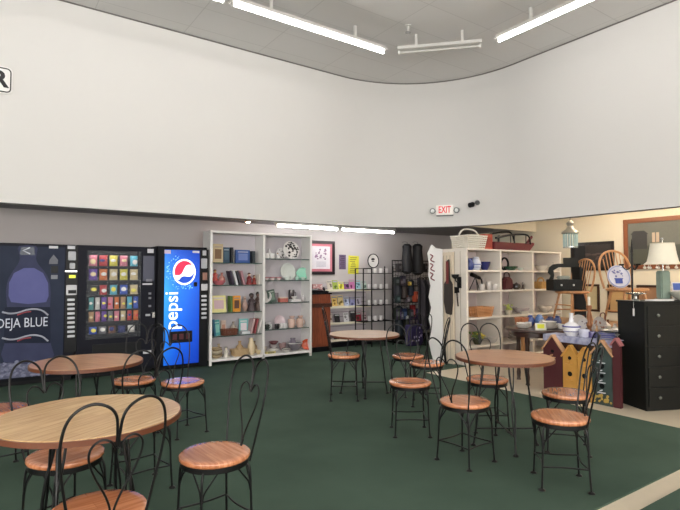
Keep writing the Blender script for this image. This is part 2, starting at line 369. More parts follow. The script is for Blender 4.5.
# ------------------------------------------------------------------ parlour chairs
W_seat = wood('seat_wood', (212, 142, 100), (164, 96, 60), rough=.24, coat=.6)
W_top = wood('tabletop_wood', (214, 164, 126), (164, 110, 76), rough=.28, coat=.4, rot=.5)
W_toplit = wood('light_tabletop_wood', (222, 190, 140), (176, 128, 80), rough=.3, coat=.35, rot=.25, plank=.06)  # same wood made lighter, reflection of the ceiling lights put into the colour
W_toppink = wood('pale_tabletop_wood', (226, 196, 168), (190, 150, 124), rough=.28, coat=.4)  # paler pink copy of the same wood, difference in lighting put into the colour
M_rim = mat('dark_wood_rim', (104, 58, 36), .4, nscale=12)
def make_chair():
    t = thing('parlour_chair', '', 'chair')
    MB().lathe([(.02, .432), (.188, .432), (.196, .438), (.199, .447), (.196, .457), (.186, .463), (.15, .462), (.02, .459)], 40).build('seat', W_seat, t)
    MB().lathe([(.176, .405), (.189, .405), (.189, .4315), (.176, .4315)], 40, closed=True).build('seat_band', M_iron, t)
    for k in range(4):
        a = PI / 4 + k * PI / 2; ca, sa = math.cos(a), math.sin(a)
        def P(r, z, tt=0): return (ca * r - sa * tt, sa * r + ca * tt, z)
        lg = MB()
        lg.tube(crom([P(.176, .418), P(.192, .40), P(.203, .36), P(.207, .28), P(.213, .15), P(.224, .012)], 4), .0072, 8)
        lg.lathe([(.02, 0), (.024, .003), (.02, .010), (.008, .016)], 12, c=P(.225, 0))
        lg.build('leg', M_iron, t)
        br = MB()
        for s in (-1, 1): br.tube(crom([P(.206, .27, s * .004), P(.198, .315, s * .012), P(.175, .36, s * .04), P(.15, .412, s * .075)], 4), .005, 6)
        br.build('leg_brace', M_iron, t)
    st = MB()
    for k in range(4):
        a = PI / 4 + k * PI / 2; b = a + PI / 2; m = a + PI / 4
        st.tube(crom([(.213 * math.cos(a), .213 * math.sin(a), .15), (.135 * math.cos(m), .135 * math.sin(m), .15), (.213 * math.cos(b), .213 * math.sin(b), .15)], 6), .0055, 6)
    st.build('stretcher', M_iron, t)
    def B(x, z): return (x, .158 + (z - .43) * .21 - 1.1 * x * x * .6, z)
    half = [(.003, .765), (.005, .82), (.014, .885), (.045, .925), (.10, .945), (.155, .927), (.190, .88), (.203, .80), (.196, .70), (.168, .55), (.142, .42)]
    pts = [(-x, z) for (x, z) in half[::-1]] ; bf = MB()
    bf.tube(crom([B(x, z) for x, z in pts], 5), .006, 8); bf.tube(crom([B(x, z) for x, z in half], 5), .006, 8)
    bf.build('back_frame', M_iron, t)
    hf = [(.004, .425), (.006, .50), (.03, .57), (.078, .66), (.103, .73), (.098, .775), (.066, .80), (.03, .79), (.004, .755)]
    bh = MB()
    for s in (-1, 1): bh.tube(crom([B(s * x, z) for x, z in hf], 5), .0048, 7)
    bh.tube([B(-.012, .425), B(.012, .50)], .005, 6)
    bh.build('heart_scroll', M_iron, t)
    return t
chair0 = make_chair(); used = [False]
def chair(px, py, dirv, label, seat_z=.46, zs=1.0, pos=None):
    x, y = pos if pos else atz(px, py, seat_z)
    c = chair0 if not used[0] else copy_tree(chair0); used[0] = True
    c.location = (x, y, 0); c.rotation_euler = (0, 0, math.atan2(dirv[1], dirv[0]) - PI / 2); c.scale = (.96, .96, zs)
    c['label'] = label; c['group'] = 'black wire parlour chairs with round wooden seats'
    return c
chair(66, 453, (-.12, .27), 'black wire chair tucked behind the nearest table, seat seen under its top')
chair(98, 508, (.12, -.99), 'black wire chair nearest the camera with its heart back in front of the nearest table')
chair(215, 452, (1, .08), 'black wire chair standing free right of the nearest table, back turned sideways')
chair(183, 381, (-.26, .96), 'black wire chair in front of the blue vending machine, seat reflecting blue')
chair(134, 379, (.68, .74), 'black wire chair at the right end of the table by the snack machine')
chair(0, 0, (.1, -1), 'black wire chair between the nearest table and the table by the snack machine', pos=(.92, 3.64))
chair(0, 408, (-.9, -.2), 'black wire chair cut off by the left edge, only the seat side showing')
chair(344, 354, (-.819, .574), 'black wire chair at the far table in front of the magazine shelves', seat_z=.506, zs=1.1)
chair(408, 355, (.96, -.1), 'black wire chair right of the far table, the one farther back')
chair(427, 362, (.7, -.7), 'black wire chair with bright orange seat between the far and the right table')
chair(410, 381, (.574, .819), 'black wire chair in the middle of the carpet, seat nearest the far table')
chair(465, 400, (-1, -.06), 'black wire chair left of the right table, its back in front of the seat')
chair(487, 378, (.56, .83), 'black wire chair behind the right table, double hoops in front of the white shelves')
chair(560, 415, (.70, -.72), 'black wire chair at the front right, nearest chair to the tile strip')
chair(566, 392, (.57, -.82), 'black wire chair at the right table in front of the yellow birdhouse panels')
# ------------------------------------------------------------------ parlour tables
def make_table(w):
    t = thing('parlour_table', '', 'table')
    MB().lathe([(.02, .715), (.418, .715), (.428, .722), (.431, .732), (.426, .74), (.02, .74)], 56).build('tabletop', w, t)
    MB().lathe([(.423, .712), (.4345, .712), (.4345, .736), (.429, .7375), (.423, .7375)], 56, closed=True).build('rim', M_rim, t)
    br = MB()
    for k in range(2):
        a = PI / 4 + k * PI / 2; br.tube([(-.3 * math.cos(a), -.3 * math.sin(a), .702), (.3 * math.cos(a), .3 * math.sin(a), .702)], .009, 6)
    br.lathe([(.185, .694), (.203, .694), (.203, .702), (.185, .702)], 32, closed=True)
    br.build('top_support', M_iron, t)
    for k in range(4):
        a = k * PI / 2; ca, sa = math.cos(a), math.sin(a)
        def P(r, z, tt=0): return (ca * r - sa * tt, sa * r + ca * tt, z)
        lg = MB()
        lg.tube(crom([P(.19, .70, -.02), P(.20, .60, -.016), P(.215, .50, -.005), P(.23, .42, .006), P(.245, .30, .014), P(.262, .15, .004), P(.285, .01)], 4), .0085, 8)
        lg.tube(crom([P(.19, .70, .02), P(.20, .60, .018), P(.215, .50, .007), P(.23, .42, -.006), P(.245, .30, -.014), P(.262, .15, -.004)], 4), .0065, 8)
        lg.lathe([(.024, 0), (.026, .004), (.018, .014), (.008, .02)], 12, c=P(.287, 0))
        lg.build('leg', M_iron, t)
    st = MB(); st.tube([(-.264, 0, .14), (.264, 0, .14)], .007, 6); st.tube([(0, -.264, .14), (0, .264, .14)], .007, 6)
    st.build('stretcher', M_iron, t)
    return t
for px, py, w, sc, rz, lab in ((90, 414, W_toplit, .985, .785, 'nearest round table with a pale striped wooden top and black wire legs'),
                           (88, 361, W_top, .94, -.5, 'round wooden table with black wire legs in front of the snack machine'),
                           (364, 333.5, W_toppink, .98, -.611, 'farthest round table, pale top, in front of the magazine shelves'),
                           (504, 356, W_top, .92, -.611, 'round wooden table with black wire legs in front of the white shelf unit')):
    zt = .715 if py == 333.5 else .74
    t = make_table(w); x, y = atz(px, py, zt); t.location = (x, y, 0); t.rotation_euler = (0, 0, rz); t.scale = (sc, sc, zt / .74)
    t['label'] = lab; t['group'] = 'round parlour tables'
# ------------------------------------------------------------------ vending machines (fronts at y = 7.78)
FY0 = 7.78
def pz(px, py, v=FY0): return atv(px, py, v)
def panel_box(px0, py0, px1, py1, v=FY0):        # rectangle on the front plane from two picture corners
    a = pz(px0, (py0 + py1) / 2, v)[0]; b = pz(px1, (py0 + py1) / 2, v)[0]; c = pz((px0 + px1) / 2, py1, v)[1]; d = pz((px0 + px1) / 2, py0, v)[1]
    return a, b, c, d
def plate(px0, py0, px1, py1, out=.008, v=FY0, mb=None):
    a, b, c, d = panel_box(px0, py0, px1, py1, v); mb = mb or MB(); return mb.box(a, b, v - out, v, c, d)
M_vbody = mat('machine_enamel', (16, 17, 24), .5, noise=.05, spec=.15)
M_vpanel = mat('machine_panel', (22, 23, 34), .5, noise=.05, spec=.15)
M_label = mat('pale_label', (205, 206, 212), .5)
def machine(u0, u1, h, label):
    t = thing('vending_machine', label, 'vending machine', (0, 0, 0))
    MB().box(u0, u1, FY0 + .02, 8.56, .06, h).build('cabinet', M_vbody, t, bevel=.01)
    MB().box(u0 + .02, u1 - .02, FY0 + .1, 8.5, 0, .06).build('base', M_black, t)
    return t
def place_root(t, u, v=8.17, z=0):
    # move the empty to the thing's own base without moving its parts
    for c in t.children: c.location = Vector(c.location) - Vector((u, v, z))
    t.location = (u, v, z)
# --- dark blue water machine
t = machine(.14, 1.075, 1.83, 'dark vending machine with a big water bottle picture and DEJA BLUE lettering')
door = MB().box(.15, 1.065, FY0, FY0 + .02, .1, 1.82).build('door', M_vpanel, t, bevel=.005)
gu0, _ = pz(0, 300); gu1, _ = pz(64, 300)
MB().box(.17, gu1, FY0 - .006, FY0, .11, 1.79).build('picture_panel', mat('bottle_backdrop', (18, 21, 32), .5, spec=.15, em=.25, ec=(36, 42, 70), c2=(40, 48, 60), nscale=4), t)
def gp(px, py): return pz(px, py)
def shape(pix, v0, v1, name, m, parent):
    MB().prism([gp(*p) for p in pix], v0, v1, 'y').build(name, m, parent, smooth=False)
def smoothpix(pts, n=4): return [(p[0], p[1]) for p in crom([(a, b, 0) for a, b in pts], n, closed=True)]
btl = [(19, 246), (36, 246), (37, 252), (36, 258), (38, 264), (44, 271), (49, 280), (50.5, 292), (50, 306), (50, 330), (51, 345), (51, 362), (4, 362), (4, 345), (6, 330), (7, 306), (6, 292), (8, 280), (13, 271), (18, 264), (20, 258), (19, 252)]
shape(smoothpix(btl, 2), FY0 - .010, FY0 - .006, 'bottle_picture', mat('bottle_blue', (58, 61, 84), .5, spec=.15, em=.18, ec=(60, 64, 96), c2=(34, 38, 60), nscale=5), t)
shape([(9, 283), (14, 273), (24, 268), (34, 268), (43, 273), (48, 283), (48.5, 296), (46, 302), (28, 304), (11, 302), (8.5, 296)], FY0 - .013, FY0 - .010, 'bottle_highlight', mat('bottle_light', (84, 86, 126), .5, spec=.15, em=.25, ec=(90, 92, 150), c2=(64, 66, 104), nscale=4), t)
shape([(21, 247), (34, 247), (35, 255), (20, 255)], FY0 - .013, FY0 - .010, 'bottle_cap_picture', mat('cap_navy', (30, 44, 66), .3), t)
shape([(4.5, 307), (50, 307), (50.5, 343), (4, 343)], FY0 - .013, FY0 - .010, 'bottle_label', mat('label_navy', (20, 25, 40), .5, spec=.15, em=.2, ec=(34, 40, 60)), t)
sw = MB()
for (ys, yy) in ((310, 1), (336, 1)):
    pts = [(2, ys + 2), (10, ys + 3.5), (18, ys + 2.5), (26, ys), (34, ys - 1), (42, ys + .5), (48, ys + 5)]
    sw.tube(crom([(gp(*p)[0], FY0 - .014, gp(*p)[1]) for p in pts], 4), .012, 6)
sw.build('swoosh', mat('swoosh_grey', (150, 152, 164), .3, em=.15), t)
sw = MB()
for ys in (311, 337):
    pts = [(17, ys + 4), (24, ys + 1.5), (31, ys + .5)]
    sw.tube(crom([(gp(*p)[0], FY0 - .016, gp(*p)[1]) for p in pts], 4), .009, 6)
sw.build('red_stripe', mat('stripe_red', (150, 60, 70), .4), t)
M_letter = mat('lettering_white', (190, 194, 206), .4, em=.15)
cu, cz = gp(23.5, 323)
text('lettering', 'DEJA BLUE', .172, M_letter, t, (cu - .01, FY0 - .016, cz), (PI / 2, 0, 0), .002, sx=.70)
ar = MB(); ar.tube([(gp(30, 247.7)[0], FY0 - .016, gp(30, 247.7)[1]), (gp(23, 250.5)[0], FY0 - .016, gp(23, 250.5)[1]), (gp(30, 254)[0], FY0 - .016, gp(30, 254)[1])], .009, 6)
ar.build('arrow_logo', M_letter, t)
MB().box(.18, gp(56, 370)[0], FY0 - .0085, FY0 - .006, .115, gp(30, 361)[1]).build('ice_backdrop', mat('ice_backdrop_print', (120, 122, 146), .5, spec=.15, c2=(52, 54, 78), nscale=26), t)
ice = MB(); r_ = random.Random(3)
for k in range(90):
    px = r_.uniform(1, 54); py = r_.uniform(361, 377); u, z = gp(px, py)
    z = max(z, .13)
    s_ = r_.uniform(.012, .028); ice.ball((max(u, .2), FY0 - .008, z), s_, 1, .25, r_.uniform(.6, 1), 6)
ice.build('ice_picture', mat('ice_picture_print', (140, 142, 162), .5, em=.08, spec=.15, c2=(70, 74, 100), nscale=30), t)
# small bottle graphic and stickers
plate(49, 246, 58, 248.5).build('sticker', M_label, t)
shape([(53.5, 254.5), (58, 260), (57.5, 264), (49, 264), (49.5, 260)], FY0 - .010, FY0 - .006, 'product_picture', mat('grey_print', (96, 98, 108), .4), t)
plate(51, 266, 58, 273).build('price_panel', M_black, t)
plate(51, 275, 57.5, 279).build('sticker', mat('dim_label', (130, 132, 140), .5), t)
# coin column
plate(65.5, 246, 77, 352, .006).build('control_column', M_black, t)
plate(67.5, 245.8, 75, 249, .014).build('logo_plate', M_label, t)
plate(68, 251.5, 76, 260.5, .014).build('coin_slot', mat('slot_grey', (176, 178, 184), .35), t, bevel=.01)
plate(69.5, 263, 75, 269, .014).build('key_lock', mat('slot_grey', (176, 178, 184), .35), t, bevel=.006)
plate(65, 270.5, 77, 272, .012).build('steel_bar', M_chrome, t)
plate(69, 275, 75.5, 278, .010).build('yellow_display', mat('yellow_lcd', (214, 220, 60), .4, em=.6), t)
plate(66, 285, 76.8, 295, .016).build('bill_acceptor', mat('slot_light', (198, 198, 202), .35), t, bevel=.006)
plate(68, 290, 76, 293.5, .020).build('bill_slot', M_black, t)
for k in range(9): plate(67.2, 298.6 + k * 4.55, 74.6, 300.9 + k * 4.55, .014).build('selection_button', M_label, t, bevel=.004)
place_root(t, .61)
# --- snack machine
t = machine(1.09, 2.135, 1.83, 'black snack vending machine with a glass front between the two drink machines')
wu0, wu1, wz0, wz1 = panel_box(86.5, 251, 141, 338)
fr = MB(); fr.box(1.1, wu0, FY0, FY0 + .02, .1, 1.82); fr.box(wu1, 2.125, FY0, FY0 + .02, .1, 1.82); fr.box(wu0, wu1, FY0, FY0 + .02, .1, wz0); fr.box(wu0, wu1, FY0, FY0 + .02, wz1, 1.82)
fr.build('door', M_vpanel, t)
for c_ in list(t.children):
    if c_.name.startswith('cabinet'): bpy.data.objects.remove(c_)   # this machine's cabinet is hollow
hb = MB(); hb.box(1.09, 1.12, FY0 + .02, 8.56, .06, 1.83); hb.box(2.105, 2.135, FY0 + .02, 8.56, .06, 1.83); hb.box(1.12, 2.105, FY0 + .02, 8.56, 1.80, 1.83)
hb.box(1.12, 2.105, FY0 + .3, 8.56, .06, 1.80); hb.box(1.12, 2.105, FY0 + .02, FY0 + .3, .06, wz0 - .03)
hb.box(wu1 + .03, 2.105, FY0 + .02, FY0 + .3, wz0 - .03, 1.8)
hb.build('cabinet', M_vbody, t)
MB().box(wu0, wu1, FY0 + .004, FY0 + .010, wz0, wz1).build('window_pane', mat('vending_glass', (200, 205, 215), .03, alpha=.05, spec=.2), t)
MB().box(wu0 + .02, wu1 - .02, FY0 + .04, FY0 + .055, wz1 + .004, wz1 + .02).build('lamp_strip', mat('inner_lamp', (255, 250, 245), .4, em=14), t)
rows = [(265.5, 10.5, 5), (279.5, 11, 5), (294, 9.5, 5), (308.5, 11.5, 8), (320.5, 9.5, 8), (332.5, 7, 5)]
VS = FY0 + .05
rowz = []
for (yb, hp, nn) in rows:
    z = atv(113, yb + .6, VS + .03)[1]; rowz.append(z)
    tr = MB().box(wu0 + .01, wu1 + .0, VS - .01, VS + .2, z - .012, z)
    tr.build('shelf_tray', M_black, t)
plate(147.5, 249, 153.5, 253, .010).build('brand_plate', M_label, t)
plate(143, 256, 154, 281, .006).build('control_panel', mat('control_blue', (44, 48, 74), .3), t)
plate(142.5, 283.3, 152, 284.8, .012).build('steel_bar', M_label, t)
plate(146, 279, 152, 281.5, .010).build('sticker', mat('dim_label2', (110, 112, 124), .5), t)
kp = MB()
for k, y_ in enumerate((292.5, 297, 305)): plate(148.5, y_, 151, y_ + 2, .012, mb=kp)
kp.build('keypad', mat('dim_label', (130, 132, 140), .5), t)
plate(145.5, 314, 150, 316, .012).build('coin_slot', mat('slot_grey', (176, 178, 184), .35), t)
plate(152, 312, 154.5, 317.5, .014).build('coin_return', M_chrome, t)
plate(143, 350.5, 151, 353.5, .012).build('sticker', M_label, t)
plate(92, 343, 141, 358, .010).build('delivery_flap', M_black, t, bevel=.004)
place_root(t, 1.61)
CN = {'red': (200, 45, 50), 'orange': (226, 120, 50), 'yellow': (226, 214, 80), 'green': (110, 150, 70), 'blue': (50, 90, 200), 'light blue': (90, 190, 220), 'purple': (110, 70, 170), 'pink': (226, 130, 150),
      'white': (224, 222, 218), 'cream': (226, 206, 160), 'brown': (120, 76, 50), 'black': (40, 38, 42), 'grey': (120, 120, 126), 'teal': (80, 160, 160), 'navy': (30, 40, 110), 'tan': (190, 150, 110)}
rowcols = [['pink', 'red', 'yellow', 'pink', 'light blue'], ['purple', 'orange', 'cream', 'yellow', 'cream'], ['black', 'red', 'light blue', 'blue', 'cream'],
           ['teal', 'white', 'purple', 'pink', 'orange', 'tan', 'light blue', 'blue'], ['tan', 'pink', 'purple', 'grey', 'pink', 'cream', 'red', 'orange'], ['blue', 'grey', 'brown', 'navy', 'white']]
seccols = ['white', 'green', 'orange', 'white', 'white']
rown = ['top', 'second', 'third', 'fourth', 'fifth', 'bottom']; ordn = ['first', 'second', 'third', 'fourth', 'fifth', 'sixth', 'seventh', 'eighth']
def bag_mesh(w, h, d):
    mb = MB(); nx, nz = 6, 6; v = []; f = []
    for s in (-1, 1):
        for i in range(nx + 1):
            for j in range(nz + 1):
                a = i / nx * 2 - 1; b = j / nz * 2 - 1
                bul = (1 - a ** 4) * (1 - b ** 4)
                v.append((a * w / 2 * (1 - .08 * (1 - abs(b))), s * d / 2 * bul, (b + 1) / 2 * h))
    o = (nx + 1) * (nz + 1)
    for s in (0, 1):
        for i in range(nx):
            for j in range(nz):
                a = s * o + i * (nz + 1) + j; f.append((a, a + 1, a + nz + 2, a + nz + 1))
    return mb.add(v, f)
for ri, (yb, hp, nn) in enumerate(rows):
    z = rowz[ri]; z2 = atv(113, yb - hp, VS + .03)[1]; hgt = z2 - z
    x0, x1 = (88, 139) if nn == 8 or ri < 3 else (88, 136)
    for k in range(nn):
        pxc = x0 + (x1 - x0) * (k + .5) / nn; u = atv(pxc, yb, VS + .03)[0]; wid = (atv(x1, yb, VS)[0] - atv(x0, yb, VS)[0]) / nn * .80
        cn = rowcols[ri][k]; nm = 'snack_bag' if nn == 5 and ri < 5 else ('candy_bar' if nn == 8 else 'snack_pack')
        t = thing(nm, '%s %s, %s from the left on the %s rack inside the snack machine' % (cn, {'snack_bag': 'snack bag', 'candy_bar': 'candy bar', 'snack_pack': 'small snack pack'}[nm], ordn[k], rown[ri]), 'snack', (u, VS + .035, z + .0), random.uniform(-.35, .35), 'snacks in the vending machine')
        bag_mesh(wid, hgt * (.95 if nn == 5 else 1), .045).build('wrapper', col(tuple(int(x * .88) for x in CN[cn]), .35, em=.08), t)
        c2 = CN[random.choice(['white', 'cream', 'red', 'yellow', 'navy', 'pink', 'white'])]
        MB().ball((random.uniform(-.01, .01), -.019, hgt * random.uniform(.38, .6)), wid * .34, 1, .25, random.uniform(.6, 1.1), 10).build('label', col(c2, .4, em=.12), t)
# --- pepsi machine
t = machine(2.15, 2.925, 1.85, 'vending machine with bright blue lit front, round globe logo and pepsi lettering')
MB().box(2.16, 2.915, FY0, FY0 + .02, .08, 1.84).build('door', M_vbody, t, bevel=.005)
pa, pb, pc, pd = panel_box(164, 250, 199, 364)
def pepsi_blue():
    m = bpy.data.materials.new('lit_blue_front'); m.use_nodes = True; nt = m.node_tree; b = nt.nodes['Principled BSDF']
    tc = nt.nodes.new('ShaderNodeTexCoord'); sp = nt.nodes.new('ShaderNodeSeparateXYZ'); nt.links.new(tc.outputs['Generated'], sp.inputs[0])
    r = nt.nodes.new('ShaderNodeValToRGB'); e = r.color_ramp.elements
    e[0].position = 0; e[0].color = (.02, .32, .92, 1); e[1].position = 1; e[1].color = (.005, .06, .55, 1); x = e.new(.35); x.color = (.01, .17, .86, 1)
    nt.links.new(sp.outputs['X'], r.inputs[0])
    r2 = nt.nodes.new('ShaderNodeValToRGB'); e = r2.color_ramp.elements
    e[0].position = 0; e[0].color = (.35, .35, .6, 1); e[1].position = 1; e[1].color = (.35, .4, .6, 1); x = e.new(.30); x.color = (.75, .8, .9, 1); x = e.new(.65); x.color = (1.3, 1.3, 1.1, 1); x = e.new(.88); x.color = (.8, .8, .9, 1)
    nt.links.new(sp.outputs['Z'], r2.inputs[0])
    mx = nt.nodes.new('ShaderNodeMix'); mx.data_type = 'RGBA'; mx.blend_type = 'MULTIPLY'; mx.inputs[0].default_value = 1
    nt.links.new(r.outputs[0], mx.inputs[6]); nt.links.new(r2.outputs[0], mx.inputs[7])
    nt.links.new(mx.outputs[2], b.inputs['Emission Color']); b.inputs['Emission Strength'].default_value = .95
    b.inputs['Base Color'].default_value = (.005, .03, .15, 1); b.inputs['Roughness'].default_value = .25
    return m
MB().box(pa, pb, FY0 - .008, FY0, pc, pd).build('lit_panel', pepsi_blue(), t)
gc = gp(184.2, 272); R = .183
def disc(cx, cz, r, v0, v1, a0=0, a1=360, n=40): return [(cx + r * math.cos(math.radians(a0 + (a1 - a0) * i / n)), cz + r * math.sin(math.radians(a0 + (a1 - a0) * i / n))) for i in range(n)]
M_lw = mat('lit_white', (245, 248, 255), .4, em=.85); M_lr = mat('lit_red', (225, 30, 70), .4, em=.75); M_lb = mat('lit_logo_blue', (10, 70, 190), .4, em=.6)
MB().prism([(gc[0] + (x) * .95, gc[1] + z * 1.08) for x, z in disc(0, 0, R, 0, 0)], FY0 - .012, FY0 - .008).build('globe_ring', M_lw, t)
def rot2(p, a): return (p[0] * math.cos(a) - p[1] * math.sin(a), p[0] * math.sin(a) + p[1] * math.cos(a))
r1 = R * .86
def seg(chord, top):
    if top:
        pts = [(r1 * math.cos(a), r1 * math.sin(a)) for a in [math.radians(x) for x in range(8, 173, 6)]]
        wave = [(-r1 * .95 + 2 * r1 * .95 * i / 14, .10 * r1 + .22 * r1 * math.sin(PI * 2 * i / 14 + PI) + .1 * r1) for i in range(1, 14)]
        return pts + wave
    pts = [(r1 * math.cos(a), r1 * math.sin(a)) for a in [math.radians(x) for x in range(195, 352, 6)]]
    wave = [(r1 * .9 - 2 * r1 * .9 * i / 14, -.45 * r1 - .2 * r1 * math.sin(PI * 2 * i / 14)) for i in range(1, 14)]
    return pts + wave
an = math.radians(28)
def G(p): q = rot2(p, an); return (gc[0] + q[0] * .95, gc[1] + q[1] * 1.08)
MB().prism([G(p) for p in seg(0, True)], FY0 - .016, FY0 - .012).build('globe_red', M_lr, t, smooth=False)
MB().prism([G(p) for p in seg(0, False)], FY0 - .016, FY0 - .012).build('globe_blue', M_lb, t, smooth=False)
dr = MB(); r_ = random.Random(5)
for k in range(60):
    a = math.radians(r_.uniform(110, 300)); rr_ = R * r_.uniform(1.1, 1.5); s_ = r_.uniform(.004, .011)
    dr.ball((gc[0] + rr_ * math.cos(a), FY0 - .009, gc[1] + rr_ * math.sin(a)), s_, 1, .3, 1, 6)
dr.build('water_drops', mat('lit_drops', (110, 190, 240), .3, em=.6), t)
lu, lz = gp(173, 310.5)
text('lettering', 'pepsi', .285, M_lw, t, (lu - .02, FY0 - .012, lz), (PI / 2, -PI / 2, 0), .002, bold=.002, sx=.97)
a_, b_, c_, d_ = panel_box(169, 331, 192, 342.5)
MB().box(a_, b_, FY0 - .02, FY0 - .008, c_, d_).build('dispensing_port', M_black, t, bevel=.01)
rd = MB(); 
for k in range(3): 
    x0 = a_ + .05 + k * .1; rd.box(x0, x0 + .06, FY0 - .024, FY0 - .02, c_ + .05, d_ - .04)
rd.build('port_warning_print', mat('dark_red_print', (84, 30, 40), .4), t)
plate(164.5, 250, 170.5, 253.5, .014).build('sticker', mat('dim_pink', (190, 176, 200), .5, em=.2), t)
plate(192.5, 251, 199, 253, .014).build('sticker', M_label, t)
plate(199.5, 249.5, 208, 366, .004).build('control_column', M_black, t)
plate(202.5, 250.5, 206, 255.5, .012).build('logo_plate', mat('slot_grey', (176, 178, 184), .35), t)
plate(201, 258.5, 207, 268.5, .014).build('coin_slot', mat('slot_grey', (176, 178, 184), .35), t, bevel=.012)
plate(202.5, 272.5, 207, 280, .010).build('price_display', mat('rusty_lcd', (150, 110, 96), .4), t)
plate(201, 284, 207.5, 290.5, .016).build('bill_acceptor', mat('slot_light', (198, 198, 202), .35), t, bevel=.006)
plate(193.5, 282, 197, 286.5, .02).build('door_lock', M_black, t, bevel=.008)
for k in range(6): plate(201.3, 295 + k * 4.3, 206.5, 297.2 + k * 4.3, .012).build('selection_button', M_label, t, bevel=.004)
place_root(t, 2.54)
# ------------------------------------------------------------------ generic goods
def book(loc, w, h, th, c, label, rz=0, lean=0, group=None, spine=False, art=None, pitch=0):
    """upright book: cover faces -y; lean tilts sideways about y, pitch tips it back"""
    t = thing('book', label, 'book', loc, rz, group)
    t.rotation_euler = (-pitch, lean, rz)
    cv = MB(); cv.box(-w / 2, w / 2, -th / 2, -th / 2 + .004, 0, h); cv.box(-w / 2, w / 2, th / 2 - .004, th / 2, 0, h); cv.box(-w / 2, -w / 2 + .004, -th / 2 + .004, th / 2 - .004, 0, h)
    cv.build('cover', col(c, .4), t)
    MB().box(-w / 2 + .004, w / 2 - .004, -th / 2 + .004, th / 2 - .004, .003, h - .003).build('pages', col((225, 218, 200), .8), t)
    if art:
        MB().box(-w * .32, w * .34, -th / 2 - .0015, -th / 2, h * .2, h * .72).build('cover_picture', col(art, .4), t)
        MB().box(-w * .36, w * .36, -th / 2 - .0015, -th / 2, h * .80, h * .88).build('title_band', col(tuple(min(255, int(x * .5 + 110)) for x in art), .4), t)
    return t
def platestand(loc, r, c, label, rz=0, pitch=.22, rim=None, name='plate', cat='plate', spots=None, sy=1.0):
    t = thing(name, label, cat, loc, rz)
    t.rotation_euler = (-pitch, 0, rz)
    m = MB().lathe([(.003, .024), (r * .3, .024), (r * .66, .02), (r * .98, .006), (r, 0), (r * .96, -.003), (r * .64, .012), (r * .3, .018), (.003, .018)], 36)
    m.xf(Matrix.Translation((0, -.0, r)) @ Matrix.Rotation(PI / 2, 4, 'X'))
    # concave side faces the viewer (-y)
    m.xf(Matrix.Translation((0, 0, 0)) @ Matrix.Scale(-1, 4, (0, 1, 0)))
    o = m.build('dish', col(c, .25, coat=.5), t); 
    if rim:
        rm = MB().tube([(r * .9 * math.cos(a), -.004 - .002, r + r * .9 * math.sin(a)) for a in [2 * PI * k / 36 for k in range(36)]], r * .05, 6, closed=True)
        rm.build('rim_band', col(rim, .3), t)
    if spots:
        sp = MB(); rg = random.Random(int(r * 1000))
        for k in range(spots[1]):
            a = rg.uniform(0, 2 * PI); q = r * math.sqrt(rg.uniform(.02, .8)); 
            sp.ball((q * math.cos(a), .017 * (1 - (q / r) ** 2) - .001, r + q * math.sin(a)), r * rg.uniform(.07, .16), 1, .25, rg.uniform(.4, 1.2), 8)
        sp.build('painted_pattern', col(spots[0], .35), t)
    return t
def lathed(name, cat, label, loc, prof, c, rough=.3, parts=(), group=None, n=28, coat=.4, m=None):
    t = thing(name, label, cat, loc, 0, group)
    MB().lathe(prof, n).build('body', m or col(c, rough, coat=coat), t)
    return t
def mug(loc, r, h, c, label, rz=0, name='mug', cat='mug', group=None):
    t = thing(name, label, cat, loc, rz, group)
    MB().lathe([(r * .8, 0), (r * .98, h * .15), (r, h * .9), (r * .98, h), (r * .88, h), (r * .86, h * .2), (.004, h * .12)], 24).build('body', col(c, .25, coat=.5), t)
    MB().tube(crom([(r * .95, 0, h * .78), (r * 1.45, 0, h * .75), (r * 1.5, 0, h * .4), (r * .95, 0, h * .25)], 4), r * .12, 7).build('handle', col(c, .25, coat=.5), t)
    return t
def bowl(loc, r, h, c, label, name='bowl', cat='bowl', inner=None, group=None):
    t = thing(name, label, cat, loc, 0, group)
    MB().lathe([(r * .45, 0), (r * .5, h * .06), (r * .85, h * .5), (r, h), (r * .95, h), (r * .8, h * .52), (r * .4, h * .14), (.004, h * .12)], 32).build('body', col(c, .25, coat=.5), t)
    if inner: MB().tube([(r * .975 * math.cos(a), r * .975 * math.sin(a), h) for a in [2 * PI * k / 32 for k in range(32)]], .006, 6, closed=True).build('rim', col(inner, .3), t)
    return t
def vase(loc, r, h, c, label, name='vase', cat='vase', pat=None, prof=None):
    t = thing(name, label, cat, loc)
    p = prof or [(.45, 0), (.5, .03), (.9, .25), (1, .42), (.8, .6), (.35, .75), (.28, .88), (.42, 1), (.36, 1), (.2, .86), (.1, .8)]
    MB().lathe([(a * r, b * h) for a, b in p], 28).build('body', col(c, .25, coat=.5), t)
    if pat:
        for zz in (.22, .42): MB().tube([(r * 1.0 * (.88 if zz < .3 else 1) * math.cos(a), r * (.88 if zz < .3 else 1) * math.sin(a), h * zz) for a in [2 * PI * k / 24 for k in range(24)]], .008, 6, closed=True).build('painted_band', col(pat, .3), t)
    return t
def box_(loc, w, d, h, c, label, name='box', cat='box', rz=0, lid=None, bev=.004, art=None):
    t = thing(name, label, cat, loc, rz)
    MB().box(-w / 2, w / 2, -d / 2, d / 2, 0, h).build('body', col(c, .5), t, bevel=bev)
    if lid: MB().box(-w / 2 - .004, w / 2 + .004, -d / 2 - .004, d / 2 + .004, h * .8, h + .004).build('lid', col(lid, .5), t, bevel=bev)
    if art: MB().box(-w * .38, w * .38, -d / 2 - .002, -d / 2, h * .15, h * .8).build('printed_front', col(art, .4), t)
    return t
